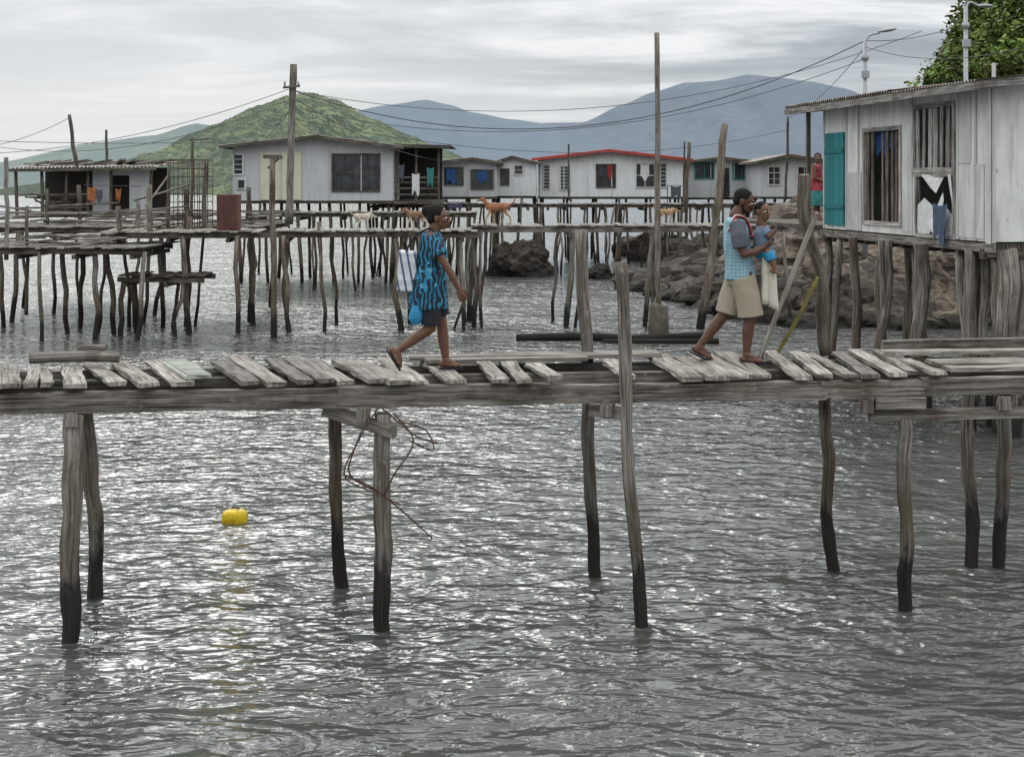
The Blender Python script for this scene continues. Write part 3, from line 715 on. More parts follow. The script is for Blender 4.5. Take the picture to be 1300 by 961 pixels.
walkway('low_landing',(WX(150,38),38),(WX(255,38),38),1.4,1.6,1.1,(woodB,woodB,woodL))

mb=MB()
mb.tube(polyline([(WX(655,38),37,.05),(WX(740,37),37,.10),(WX(800,38),36.8,.06),(WX(905,37),37.2,.10)],5),[.11]*16,8,0,.5,jit=.08)
mb.tube([(WX(760,38),36.4,.02),(WX(900,38),36.2,.05)],.08,8,0,.5,jit=.05)
mb.build('floating_log',[woodB])

e=empty('lean_to_shack'); D=50; zfl=2.85
mb=MB(); xa,xb,xc=WX(22,D),WX(112,D),WX(190,D); zr=WZ(212,D)
corr(mb,(xa-.2,D-.3,zr-.05),(xc+.3,D-.3,zr+.02),(xc+.3,D+3.4,zr+.22),(xa-.2,D+3.4,zr+.15),.14,.03,0)
mb.beam((xa-.2,D-.28,zr-.13),(xc+.3,D-.28,zr-.07),.05,.10,1)
for _ in range(22): 
    x=R.uniform(xa,xc-.5); mb.beam((x,D+R.uniform(0,2),zr+.1),(x+R.uniform(.4,1.6),D+R.uniform(0,2),zr+.12+R.uniform(0,.16)),R.uniform(.05,.3),.05,R.choice([1,2]),1)
mb.build('roof',[roofm,woodB,wood],e)
mb=MB()
for x in (xa,xa+.9,xa+1.7,xb,xb+.8,xc): mb.beam((x,D,zfl),(x+R.uniform(-.08,.08),D,zr-.1),.09,.09,0,up=V((0,1,0)))
wall(mb,(xb+.05,D+.4,0),(1,0,0),xc-xb-.1,zfl,zr-.1,[(.6,1.3,zfl,zr-.3)],.04,1)
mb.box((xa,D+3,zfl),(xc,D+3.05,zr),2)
for z in (.35,.8): mb.beam((xa,D-.03,zfl+z),(xb,D-.03,zfl+z+R.uniform(-.05,.05)),.04,.06,0)
for i in range(22): mb.beam((R.uniform(xa,xb),D+R.uniform(.3,2),zfl+R.uniform(.1,.8)),(R.uniform(xa,xb),D+R.uniform(.3,2),zfl+R.uniform(.1,1)),.05,.05,R.choice([0,3]))
mb.build('walls',[woodB,wallG,interior,wood],e)
mb=MB()
for (px,py,w_,h_,m_) in ((118,237,.3,.5,0),(128,240,.25,.4,3),(152,239,.22,.4,0)):
    rag(mb,(WX(px,D),D-.15,WZ(py,D)),(1,0,0),w_,h_,m_,seed=px)
mb.tube([(WX(108,D),D-.14,WZ(235,D)),(WX(180,D),D-.14,WZ(237,D))],.012,5,3)
mb.build('hanging_laundry',[cOr,cOr,cPink,cGrey],e)
mb=MB()
for _ in range(80):
    px=R.uniform(-20,330); D=R.uniform(42.5,46.5); x=WX(px,D); l_=R.uniform(.5,2.2); a=R.uniform(-.5,.5); z=2.85+R.uniform(0,.35)
    mb.beam((x,D,z),(x+l_*math.cos(a),D+l_*math.sin(a),z+R.uniform(-.05,.1)),R.uniform(.06,.25),.04,R.choice([0,1,2]))
for _ in range(26):
    px=R.uniform(-20,150); D=R.uniform(37.5,39.8); x=WX(px,D); l_=R.uniform(.5,1.8); z=2.5+R.uniform(0,.2)
    mb.beam((x,D,z),(x+l_,D+R.uniform(-.4,.4),z+R.uniform(-.05,.1)),R.uniform(.06,.2),.04,R.choice([0,1,2]))
mb.build('timber_pile',[wood,woodB,deckw])
mb=MB()
for (px,yt,yb,D) in [(8,200,330,37.5),(35,262,400,38),(150,262,310,39),(175,255,300,42),(237,240,300,41),(262,205,300,41),(245,175,290,43),(215,205,290,41),(190,235,300,39),(316,238,290,44),(60,240,290,44),(100,235,290,45)]:
    post(mb,W(px,yt,D),W(px+R.uniform(-3,3),yb,D),R.uniform(.045,.08),R.choice([0,1]),.05,7,6)
for (a,b_) in [((150,270,39),(240,262,41)),((0,262,38),(40,268,38)),((170,255,40),(240,235,41)),((185,262,40),(215,222,41)),((240,178,43),(266,176,43)),((60,262,44),(150,258,45))]:
    mb.tube([W(*a),W(*b_)],.03,6,0)
mb.build('fence_rails',[wood,woodB])
mb=MB(); D=41; xa,xb=WX(214,D),WX(260,D); za,zb_=2.8,WZ(203,D)
for y in (D,D+1.1):
    for i in range(8):
        x=xa+(xb-xa)*i/7; mb.tube([(x,y,za),(x,y,zb_)],.012,5,0,1)
    for i in range(9):
        z=za+(zb_-za)*i/8; mb.tube([(xa,y,z),(xb,y,z)],.012,5,0,1)
for x in (xa,xb):
    for i in range(5): mb.tube([(x,D,za+(zb_-za)*i/4),(x,D+1.1,za+(zb_-za)*i/4)],.012,5,0,1)
mb.build('wire_cage',[rust])
mb=MB(); D=39.3; mb.box((WX(275,D),D,2.78),(WX(302,D),D+.5,WZ(247,D)),0,1)
x=WX(275,D)
while x<WX(302,D): mb.beam((x+.03,D-.012,2.8),(x+.03,D-.012,WZ(248,D)),.03,.02,0,1,up=V((0,1,0))); x+=.075
mb.build('rusty_cabinet',[rustbox],bevel=.01)
mb=MB()
for (px,py,D,w_,h_,m_) in [(578,257,55,.6,.2,0),(858,236,68,.5,.5,3)]:
    p=W(px,py,D); rag(mb,p,(1,0,0),w_,h_,m_,seed=px)
    mb.tube([p+V((-w_*.8,0,.01)),p+V((w_*.8,0,.01))],.015,5,6)
    for s in(-.8,.8): mb.tube([p+V((w_*s,0,.02)),V((p.x+w_*s,p.y,3.0))],.025,5,6)
mb.build('clothesline',[cloth('purple_cloth',(.05,.05,.09)),tealp,cBlue,cGrey,cPink,cOr,woodB])

# ------------------------------------------------------------------ foreground footbridge
Z=2.25
def fx(px,off=0): k=(px-650)/F; return k*(13.2+off)/(1-.11*k)
def FP(px,z,off=0): x=fx(px,off); return V((x,13.2+off+.11*x,z))
fb=empty('wooden_footbridge')
mb=MB()
L_=[(40,38,.11,0),(60,60,.11,0),(92,96,.2,0),(122,150,.17,1),(152,190,.19,1),(190,232,.20,1),(272,318,.18,1),(306,352,.18,1),(338,388,.15,1),(368,414,.15,1),(392,440,.16,1),
(434,482,.2,1),(458,508,.2,1),(486,532,.19,1),(552,580,.2,1),(606,636,.16,0),(640,666,.14,0),(684,706,.14,0),(778,800,.12,0),
(838,880,.21,1),(862,912,.22,1),(892,940,.22,1),(918,966,.2,1),(976,1020,.15,1),(1008,1048,.16,1),(1032,1080,.13,1),(1056,1106,.16,1),(1086,1140,.16,1),(1112,1158,.12,1),(1150,1192,.14,0),(8,4,.3,1),(-30,-30,.25,1),(-70,-70,.25,1)]
for (bp,fp,wd,full) in L_:
    a=FP(fp,Z+.02+R.uniform(-.008,.03),-.06+R.uniform(-.12,.10)); b_=FP(bp+R.uniform(-8,8),Z+.02+R.uniform(-.008,.04),(1.6 if full else R.uniform(.9,1.2))+R.uniform(-.2,.15))
    mb.beam(a,b_,wd,.04,0,R.uniform(.5,1.2),seg=6,jit=.012,taper=R.uniform(.8,1.15))
for (p0,p1,off,z) in [(520,838,1.35,.075),(540,745,1.1,.07),(640,835,1.55,.07),(1120,1330,1.2,.08),(1180,1400,.8,.03),(1200,1400,.25,.03),(1150,1400,1.5,.05),(1190,1400,.52,.04)]:
    mb.beam(FP(p0,Z+z,off),FP(p1,Z+z+.0,off+R.uniform(-.06,.06)),.2,.04,0,R.uniform(.7,1.05),seg=8,jit=.009)
mb.build('deck_planks',[deckw],fb)
mb=MB()
mb.beam(FP(222,Z+.075,1.2),FP(252,Z+.075,.1),.24,.03,0,1)
for i in range(12):
    k=i/11; p=FP(222,Z+.1,1.2).lerp(FP(252,Z+.1,.1),k); mb.beam(p-V((.11,0,0)),p+V((.11,0,0)),.03,.015,0,.75)
mb.build('plastic_grating',[mintm],fb)
mb=MB()
for (p0,p1,z,h) in [(-160,432,-.12,.18),(428,700,-.11,.19),(696,1048,-.115,.17),(1040,1175,-.11,.16),(1170,1420,-.10,.17)]:
    mb.beam(FP(p0,Z+z,-.02),FP(p1,Z+z+R.uniform(-.01,.01),-.02),.11,h,0,R.uniform(.65,.9),seg=12,jit=.012)
for off in (.75,1.45):
    for (p0,p1) in [(-160,400),(396,800),(796,1400)]:
        mb.beam(FP(p0,Z-.10,off),FP(p1,Z-.10,off),.11,.16,0,R.uniform(.55,.85),seg=8,jit=.008)
for (p,dx) in [(90,0),(460,.1),(770,0),(1100,.05),(1275,0)]:
    mb.beam(FP(p,Z-.26,-.15),FP(p+6,Z-.26,1.75),.12,.12,0,.8,seg=3,jit=.01)
mb.beam(FP(415,Z-.26,.2),FP(500,Z-.42,-.12),.11,.11,0,1.1,seg=3,jit=.012)
mb.beam(FP(750,Z-.28,.1),FP(792,Z-.30,-.1),.10,.11,0,1.1,seg=3,jit=.012)
mb.beam(FP(1103,Z-.38,.02),FP(1420,Z-.36,.02),.10,.10,0,.9,seg=5,jit=.008)
mb.beam(FP(1110,Z-.24,-.1),FP(1172,Z-.24,-.1),.10,.10,0,.9,seg=2,jit=.008)
mb.beam(FP(1120,Z+.12,1.5),FP(1400,Z+.14,1.5),.12,.10,0,.7,seg=5,jit=.01)
mb.build('beams',[wood],fb)
mb=MB()
def gp(px,yt,yb,off,r,w_=.06,px2=None,mat=0):
    x=fx(px,off); D=13.2+off+.11*x
    x2=WX(px2 if px2 else px,D)
    post(mb,(x,D,WZ(yt,D)),(x2+(x2-x)*.15,D+R.uniform(-.02,.02),-.6),r,mat,w_,14,30,taper=1.0)
gp(94,524,825,-.02,.086,.04,91); gp(106,500,757,1.35,.074,.07,127); gp(423,505,738,1.4,.068,.05,438,1); gp(486,525,783,-.02,.078,.03,486)
gp(738,292,745,1.55,.066,.05,755); gp(787,333,787,-.16,.058,.04,814); gp(1046,495,715,1.5,.064,.06,1060,1); gp(1149,530,775,.0,.066,.07,1150)
gp(1228,470,560,1.5,.07,.05,1232); gp(1275,505,560,1.4,.07,.04,1270)
mb.build('piles',[wood,woodL],fb)
mb=MB(); mb.tube(polyline([FP(38,Z+.13,1.25),FP(80,Z+.14,1.25),FP(120,Z+.15,1.2),FP(152,Z+.13,1.2)],4),.055,10,0,.9,jit=.06)
mb.tube([FP(100,Z+.20,1.4),FP(135,Z+.21,1.3)],.04,8,0,.7); mb.build('driftwood_log',[wood])
mb=MB(); 
a=W(1020,222,15.0); post(mb,a,W(1048,450,15.2),.06,1,.08,10,12,taper=1.0)
mb.beam(W(1037,270,14.6),W(963,458,14.9),.085,.035,0,1.1,seg=4,jit=.005)
mb.beam(W(1038,352,14.7),W(1015,400,14.8),.032,.032,2,1); mb.beam(W(1015,400,14.8),W(988,447,14.9),.035,.035,2,1)
mb.build('timber_brace',[deckw,woodB,yellowp])
mb=MB(); o=-.25
def rb(pts,r=.008): mb.tube(polyline([FP(x_,WZ(y_,13.2+o+.11*fx(x_,o)),o+dz) for x_,y_,dz in pts],5),r,6,0,1)
rb([(480,522,.2),(455,560,.0),(437,600,-.1),(470,622,-.05),(508,640,0)]); rb([(437,600,-.1),(475,620,0),(520,660,.1),(549,687,.1)])
rb([(482,520,.2),(505,535,0),(530,552,-.1),(556,560,-.1)]); rb([(500,527,.1),(525,560,0),(500,600,-.1),(487,630,0)]); rb([(505,535,0),(540,548,.1),(550,572,0),(520,556,-.1)]); rb([(468,530,.1),(448,575,0),(445,605,.05),(480,628,.1)])
mb.build('bent_rebar',[rust],fb)

mb=MB(); D=17.2; x=WX(298,D)
mb.ell((x,D,.05),(.15,.12,.10),None,0,1,n=24,m=14,fn=lambda d:V((math.copysign(abs(d.x/.15)**.5*.15,d.x),math.copysign(abs(d.y/.12)**.5*.12,d.y),math.copysign(abs(d.z/.1)**.6*.1,d.z)))*(1+.06*noise.noise(d*14)))
mb.tube([(x-.04,D,.13),(x-.03,D,.17),(x+.05,D,.165),(x+.05,D,.13)],.01,6,1,1); mb.ell((x,D,-.02),(.158,.128,.04),None,1,1)
mb.build('yellow_buoy',[yellow,cDark])

# ------------------------------------------------------------------ people
def hand(mb,wr,dr,pn,th,s=1.0,curl=.5):
    wr=V(wr);dr=V(dr).normalized();pn=V(pn); pn=(pn-dr*pn.dot(dr)).normalized(); sd=dr.cross(pn).normalized()
    if sd.dot(V(th))<0: sd=-sd
    for k in (-1.5,-.5,.5,1.5): mb.tube([wr+dr*.005,wr+dr*.045*s+sd*k*.011*s,wr+dr*.085*s+sd*k*.019*s],[.018*s,.016*s,.0125*s],8,0,1,True)
    for k,l in ((1.5,.072),(.5,.082),(-.5,.076),(-1.5,.058)):
        p=wr+dr*.088*s+sd*k*.0205*s; pts=[p]; a=curl*.35
        for j,f in enumerate((.45,.32,.25)):
            p=p+(dr*math.cos(a)+pn*math.sin(a)+sd*k*.05)*l*f*s; pts.append(p); a+=curl*.75
        mb.tube(pts,[.0095*s,.009*s,.008*s,.0068*s],8,0,1,True)
    p=wr+dr*.02*s+sd*.024*s; mb.tube([p,p+(dr*.7+sd*.6+pn*.25)*.04*s,p+(dr*.95+sd*.45+pn*.4)*.072*s,p+(dr+sd*.2+pn*.5)*.092*s],[.014*s,.012*s,.010*s,.0075*s],8,0,1,True)
def head(e,c,yaw,pitch,s,sk,hair,beard=False):
    c=V(c); rot=Matrix.Rotation(yaw,3,'Z')@Matrix.Rotation(pitch,3,'Y'); T=lambda x,y,z:c+rot@(V((x,y,z))*s)
    mb=MB()
    mb.ell(T(-.012,0,.022),(.098*s,.076*s,.095*s),rot); mb.ell(T(.03,0,-.045),(.062*s,.055*s,.065*s),rot)
    mb.ell(T(.058,0,-.088),(.028*s,.032*s,.022*s),rot)
    mb.tube([T(.086,0,.02),T(.098,0,-.008),T(.110,0,-.028)],[.010*s,.012*s,.015*s],8,0,1,True)
    for q_ in(-1,1):
        mb.ell(T(.100,q_*.014,-.031),(.011*s,.010*s,.009*s),rot)
        mb.tube([T(.082,q_*.012,.028),T(.080,q_*.042,.028)],.010*s,8,0,1,True)
        mb.ell(T(.062,q_*.040,-.02),(.024*s,.022*s,.024*s),rot)
        mb.ell(T(-.008,q_*.078,-.008),(.018*s,.009*s,.031*s),rot); mb.tube([T(-.02,q_*.082,.018),T(-.024,q_*.085,-.002),T(-.008,q_*.082,-.032)],.006*s,6,0,1,True)
    mb.tube([T(.086,-.018,-.056),T(.095,0,-.054),T(.086,.018,-.056)],.0085*s,8,0,1,True); mb.tube([T(.082,-.018,-.069),T(.092,0,-.070),T(.082,.018,-.069)],.009*s,8,0,1,True)
    mb.tube([T(-.035,0,-.15),T(-.018,0,-.09),T(-.01,0,-.03)],[.056*s,.052*s,.05*s],12,0,1,True)
    mb.build('head',[sk],e,voxel=.0045*s,smooth=3)
    mb=MB()
    for q_ in(-1,1):
        mb.ell(T(.079,q_*.031,.006),(.0125*s,.0145*s,.010*s),rot,0); mb.ell(T(.0885,q_*.031,.006),(.0045*s,.0065*s,.0065*s),rot,1)
        mb.tube([T(.094,q_*.014,.030),T(.092,q_*.032,.036),T(.078,q_*.052,.030)],.0045*s,6,1)
    mb.tube([T(.092,-.018,-.058),T(.103,0,-.055),T(.092,.018,-.058)],.0055*s,6,2); mb.tube([T(.088,-.016,-.068),T(.099,0,-.070),T(.088,.016,-.068)],.006*s,6,2)
    mb.build('face_features',[eyew,eyed,lipm],e)
    mb=MB()
    fz=lambda d:d*(1+.05*noise.noise(d*60/s))
    if hair=='afro':
        mb.ell(T(-.035,0,.045),(.098*s,.088*s,.088*s),rot,fn=fz,n=24,m=16); mb.ell(T(-.112,0,.055),(.060*s,.056*s,.058*s),rot,fn=fz,n=20,m=12); mb.ell(T(-.06,0,-.01),(.056*s,.080*s,.065*s),rot,fn=fz)
    elif hair=='short':
        mb.ell(T(-.022,0,.040),(.094*s,.079*s,.082*s),rot,fn=fz,n=24,m=16); mb.ell(T(-.05,0,.0),(.061*s,.073*s,.065*s),rot,fn=fz)
    if beard:
        mb.tube([T(.0,-.062,-.045),T(.045,-.050,-.085),T(.072,0,-.102),T(.045,.050,-.085),T(.0,.062,-.045)],[.010*s,.015*s,.018*s,.015*s,.010*s],8,0,1,True)
        mb.tube([T(.088,-.026,-.055),T(.101,0,-.044),T(.088,.026,-.055)],.005*s,6,0,1,True)
    mb.build('hair',[hairm],e,voxel=.005*s,smooth=1)
def foot(mb,ank,fw,pitch=0,s=1.0):
    ank=V(ank); f=V((fw[0],fw[1],0)).normalized(); f=(f*math.cos(pitch)-V((0,0,1))*math.sin(pitch)); u=V((0,0,1)); u=(u-f*u.dot(f)).normalized(); sd=f.cross(u)
    heel=ank-u*.055*s-f*.035*s
    mb.tube([ank,ank-u*.035*s],[.036*s,.038*s],10,0,1,True)
    mb.tube([heel,ank+f*.03*s-u*.055*s],[.034*s,.036*s],10,0,1,True)
    mb.tube([ank-u*.02*s,ank+f*.07*s-u*.045*s,ank+f*.12*s-u*.065*s],[.034*s,.03*s,.022*s],10,0,1,True,flat=(1.25,1) )
    for k in range(5):
        w_=(k-2)*.017*s; l_=(.205-.012*abs(k-1)-.006*k)*s
        mb.tube([ank+f*.03*s-u*.062*s+sd*w_*.6,ank+f*.12*s-u*.072*s+sd*w_,ank+f*(l_-.04)*1.0-u*.078*s+sd*w_*1.1],[.022*s,.017*s,(.012 if k else .014)*s],8,0,1,True)
def sandal(mb,ank,fw,pitch,s):
    ank=V(ank); f=V((fw[0],fw[1],0)).normalized(); f=(f*math.cos(pitch)-V((0,0,1))*math.sin(pitch)); u=V((0,0,1)); u=(u-f*u.dot(f)).normalized(); sd=f.cross(u)
    b0=len(mb.v); n=20
    for zz_ in (-.092,-.108):
        for k in range(n):
            a=2*math.pi*k/n; x=.055+.125*math.cos(a); y=.046*math.sin(a)*(1+.15*math.cos(a)); mb.v.append(ank+f*x*s+sd*y*s+u*zz_*s)
    mb.face(tuple(range(b0,b0+n)),[(0,0)]*n); mb.face(tuple(range(b0+n,b0+2*n))[::-1],[(0,0)]*n)
    for k in range(n): mb.face((b0+k,b0+n+k,b0+n+(k+1)%n,b0+(k+1)%n),[(0,0)]*4)
    mb.tube(polyline([ank+f*.05*s+sd*.044*s-u*.09*s,ank+f*.10*s-u*.032*s+sd*.01,ank+f*.135*s-u*.07*s,],4),.006*s,6); mb.tube(polyline([ank+f*.05*s-sd*.044*s-u*.09*s,ank+f*.10*s-u*.032*s-sd*.01,ank+f*.135*s-u*.07*s],4),.006*s,6)

dressm,nt,b=newmat('floral_dress'); Oc=tco(nt,'Object')
vo=nd(nt,'ShaderNodeTexVoronoi'); vo.feature='SMOOTH_F1'; vo.inputs['Scale'].default_value=7.5
nz=nd(nt,'ShaderNodeTexNoise'); nz.inputs['Scale'].default_value=11; lk(nt,Oc,nz.inputs['Vector'])
mx=mix(nt,.28,Oc,nz.outputs['Color']); lk(nt,mx,vo.inputs['Vector'])
wv=nd(nt,'ShaderNodeTexWave'); wv.inputs['Scale'].default_value=7; wv.inputs['Distortion'].default_value=11; wv.inputs['Detail'].default_value=3; lk(nt,Oc,wv.inputs['Vector'])
f=ramp(nt,vo.outputs['Distance'],[(.17,1),(.24,0)],'LINEAR')
f2=ramp(nt,wv.outputs['Fac'],[(.66,0),(.74,1)])
cc_=mix(nt,f2,(.006,.012,.024),(.012,.16,.27)); cc_=mix(nt,f,cc_,(.018,.22,.36)); 
f3=ramp(nt,vo.outputs['Distance'],[(.06,.8),(.10,0)]); cc_=mix(nt,f3,cc_,(.36,.5,.52))
lk(nt,cc_,b.inputs['Base Color']); b.inputs['Roughness'].default_value=.85
fo=noisen(nt,mapping(nt,Oc,(9,9,1.6)),1,3,.5,.4); bump(nt,b,fo,.8,.05)
plaid,nt,b=newmat('plaid_shirt'); Oc=tco(nt,'Object')
def wave(ax,sc_,lo,hi):
    w_=nd(nt,'ShaderNodeTexWave'); w_.bands_direction=ax; w_.inputs['Scale'].default_value=sc_; lk(nt,Oc,w_.inputs['Vector']); return ramp(nt,w_.outputs['Fac'],[(lo,0),(hi,1)])
c=mix(nt,math_(nt,'MULTIPLY',wave('X',9,.45,.65),.5),(.14,.29,.35),(.30,.44,.48)); c=mix(nt,math_(nt,'MULTIPLY',wave('Z',9,.45,.65),.5),c,(.36,.48,.51)); c=mix(nt,math_(nt,'MULTIPLY',wave('Z',18,.85,.95),.4),c,(.06,.13,.19)); c=mix(nt,math_(nt,'MULTIPLY',wave('X',18,.85,.95),.35),c,(.06,.13,.19))
lk(nt,c,b.inputs['Base Color']); b.inputs['Roughness'].default_value=.85
fo=noisen(nt,mapping(nt,Oc,(6,6,4)),1,3,.5,.6); bump(nt,b,fo,.8,.05)
stripe,nt,b=newmat('striped_bag'); w_=nd(nt,'ShaderNodeTexWave'); w_.bands_direction='X'; w_.inputs['Scale'].default_value=4.5; lk(nt,mapping(nt,tco(nt,'Object'),(1,1,1),rot=(0,.18,0)),w_.inputs['Vector'])
lk(nt,ramp(nt,w_.outputs['Fac'],[(.16,(.06,.08,.16)),(.24,(.5,.52,.53))]),b.inputs['Base Color']); b.inputs['Roughness'].default_value=.6

# ---- woman
wx=WX(545,13.75); e=empty('walking_woman',(wx,13.75,Z+.045))
mb=MB()
mb.loft([((-.0,0,.76),.10,.15),((0,0,.86),.12,.165),((.0,0,1.0),.10,.135),((.02,0,1.15),.10,.15),((.02,0,1.27),.085,.15),((.02,0,1.33),.05,.07)])
mb.tube([(.02,0,1.28),(.05,0,1.40)],[.055,.048],12,0,1,True)
mb.tube([(.03,-.15,1.285),(.09,-.205,1.14),(.185,-.215,.995)],[.052,.047,.037],10,0,1,True); mb.tube([(.185,-.215,.995),(.24,-.21,.90),(.285,-.20,.80)],[.038,.035,.024],10,0,1,True)
hand(mb,(.285,-.20,.80),(.45,.0,-1),(-.1,1,0),(1,0,-.1),.95,.55)
mb.tube([(.02,.15,1.285),(-.04,.21,1.14),(-.10,.21,1.0)],[.052,.047,.037],10,0,1,True); mb.tube([(-.10,.21,1.0),(-.04,.19,.95),(.03,.15,.99)],[.037,.033,.024],10,0,1,True)
hand(mb,(.03,.15,.99),(.6,-.4,.3),(-.2,-1,.3),(0,0,1),.95,1.2)
mb.tube([(.0,.085,.82),(.07,.085,.6),(.12,.08,.41)],[.088,.075,.052],12,0,1,True); mb.tube([(.12,.08,.41),(.13,.08,.28),(.155,.075,.10)],[.052,.054,.034],12,0,1,True)
foot(mb,(.155,.075,.10),(1,-.05),0,.97)
mb.tube([(.0,-.085,.82),(.02,-.09,.6),(.02,-.09,.41)],[.088,.075,.052],12,0,1,True); mb.tube([(.02,-.09,.41),(-.10,-.09,.33),(-.285,-.09,.20)],[.052,.054,.033],12,0,1,True)
foot(mb,(-.285,-.09,.20),(1,0),1.0,.97)
mb.build('body',[skin],e,voxel=.0055,smooth=3)
head(e,(.09,0,1.465),-.12,.08,1.0,skin,'afro')
mb=MB()
mb.loft([((.02,0,1.335),.065,.10),((.02,0,1.30),.10,.165),((.025,0,1.22),.125,.175),((.03,0,1.12),.15,.175),((.01,0,.98),.15,.17),((-.01,0,.86),.175,.195),((-.01,0,.72),.185,.20),((-.01,0,.595),.195,.21),((-.01,0,.585),.18,.195)],28,fold=.06)
mb.tube([(.03,-.13,1.275),(.075,-.19,1.17),(.11,-.21,1.10)],[.075,.080,.084],14,0,1,False); mb.tube([(.02,.13,1.275),(-.02,.19,1.17),(-.05,.21,1.09)],[.075,.082,.086],14,0,1,False)
mb.build('dress',[dressm],e,voxel=.008,smooth=4)
mb=MB(); mb.tube([(.0,.085,.72),(.07,.085,.6),(.10,.085,.50)],[.12,.108,.10],14,0,1); mb.tube([(.0,-.085,.72),(.02,-.09,.58),(.02,-.09,.44)],[.12,.105,.098],14,0,1); mb.build('shorts',[cDark],e,voxel=.01,smooth=2)
mb=MB(); mb.loft([((-.10,-.12,.63),.05,.05),((-.11,-.13,.57),.07,.06),((-.12,-.13,.50),.075,.06),((-.11,-.13,.45),.05,.04)],fold=.25); mb.build('blue_wrap',[cCyan],e,voxel=.008,smooth=1)
mb=MB()
mb.beam((-.20,-.06,1.15),(-.215,-.06,.76),.12,.18,0,1,up=V((1,0,0)),seg=7,jit=.009,taper=1.12)
mb.build('shoulder_bag',[stripe],e,bevel=.02)
mb=MB()
for y in(-.10,-.03): mb.tube(polyline([(-.22,y,1.14),(-.14,y,1.28),(.0,y-.02,1.365),(.05,y-.02,1.33)],5),.010,6)
mb.build('bag_straps',[cDark],e)
mb=MB(); sandal(mb,(.155,.075,.10),(1,-.05),0,.97); sandal(mb,(-.285,-.09,.20),(1,0),1.0,.97); mb.build('sandals',[cDark],e)

# ---- man with child
mx_=WX(935,14.3); e=empty('walking_man',(mx_,14.3,Z+.045))
mb=MB()
mb.loft([((.04,0,.84),.10,.15),((.04,0,.95),.11,.155),((.02,0,1.1),.10,.15),((.0,0,1.28),.115,.18),((-.01,0,1.40),.09,.175),((-.01,0,1.45),.06,.09)])
mb.tube([(-.005,0,1.42),(.03,0,1.54)],[.06,.055],12,0,1,True)
mb.tube([(-.02,-.185,1.385),(-.01,-.235,1.24),(.03,-.26,1.10)],[.06,.055,.043],10,0,1,True); mb.tube([(.03,-.26,1.10),(.14,-.235,1.12),(.24,-.19,1.17)],[.044,.04,.028],10,0,1,True)
hand(mb,(.24,-.19,1.17),(1,.55,.25),(.1,.6,.6),(0,-.2,1),1.05,.9)
mb.tube([(-.02,.185,1.385),(.05,.24,1.22),(.12,.25,1.10)],[.06,.055,.043],10,0,1,True); mb.tube([(.12,.25,1.10),(.23,.18,1.15),(.33,.10,1.22)],[.044,.04,.028],10,0,1,True)
hand(mb,(.33,.10,1.22),(.35,-1,.25),(-1,0,.2),(0,0,1),1.05,.9)
mb.tube([(.05,-.09,.90),(.10,-.095,.68),(.13,-.095,.49)],[.095,.082,.058],12,0,1,True); mb.tube([(.13,-.095,.49),(.10,-.095,.33),(.085,-.095,.105)],[.058,.06,.037],12,0,1,True)
foot(mb,(.085,-.095,.105),(1,-.08),0,1.1)
mb.tube([(.04,.09,.90),(-.04,.09,.69),(-.10,.09,.49)],[.095,.082,.058],12,0,1,True); mb.tube([(-.10,.09,.49),(-.20,.09,.36),(-.35,.09,.165)],[.058,.06,.037],12,0,1,True)
foot(mb,(-.35,.09,.165),(1,0),.42,1.1)
mb.build('body',[skin2],e,voxel=.0055,smooth=3)
head(e,(.075,0,1.615),-.25,.35,1.06,skin2,'short',beard=True)
mb=MB(); mb.loft([((-.005,0,1.455),.075,.105),((-.01,0,1.425),.105,.18),((.0,0,1.33),.13,.20),((.0,0,1.2),.135,.195),((.02,0,1.05),.135,.185),((.03,0,.93),.145,.19),((.03,0,.84),.155,.195),((.03,0,.83),.14,.18)],28,fold=.05); mb.build('shirt',[plaid],e,voxel=.008,smooth=3)
mb=MB(); mb.tube([(-.02,-.16,1.395),(-.01,-.235,1.27),(.01,-.25,1.16)],[.082,.085,.082],14,0,1); mb.tube([(-.02,.16,1.395),(.04,.23,1.25),(.07,.245,1.16)],[.082,.085,.082],14,0,1); mb.build('sleeves',[cGrey],e,voxel=.008,smooth=3)
mb=MB(); mb.tube(polyline([(-.10,-.15,1.32),(-.03,-.13,1.462),(.08,-.12,1.43),(.14,-.12,1.25)],5),[.018]*16,8,0,1,flat=(1.6,.5)); mb.tube(polyline([(-.11,-.11,1.32),(-.03,-.095,1.475),(.09,-.09,1.43),(.145,-.09,1.25)],5),[.014]*16,8,1,1,flat=(1.6,.5)); mb.build('carrier_strap',[cRed,cWhite],e)
mb=MB(); mb.loft([((.04,0,.94),.13,.17),((.04,0,.84),.14,.18),((.04,0,.78),.13,.175)]); mb.tube([(.05,-.09,.86),(.10,-.10,.66),(.125,-.10,.47)],[.125,.125,.13],14,0,1); mb.tube([(.04,.09,.86),(-.03,.09,.68),(-.08,.09,.48)],[.125,.122,.125],14,0,1); mb.build('shorts',[cKhaki],e,voxel=.009,smooth=3)
mb=MB(); sandal(mb,(.085,-.095,.105),(1,-.08),0,1.1); sandal(mb,(-.35,.09,.165),(1,0),.42,1.1); mb.build('sandals',[cDark],e)
mb=MB(); b0=len(mb.v); n=14
for j in range(10):
    for i in range(n+1):
        k=i/n; jj=j/9; z=1.12-.53*jj; wd_=.13+.05*jj; mb.v.append(V((.29+wd_*(k-.5)+.02*jj,-.16+.018*math.sin(i*1.1+jj)*jj+.03*jj,z-.05*jj*k+.02*jj*math.sin(k*5))))
for j in range(9):
    for i in range(n): A_=b0+j*(n+1)+i; mb.face((A_,A_+1,A_+n+2,A_+n+1),[(0,0)]*4,0,1.0,True)
o=mb.build('towel',[cBeige],e); so_=o.modifiers.new('s','SOLIDIFY'); so_.thickness=.03
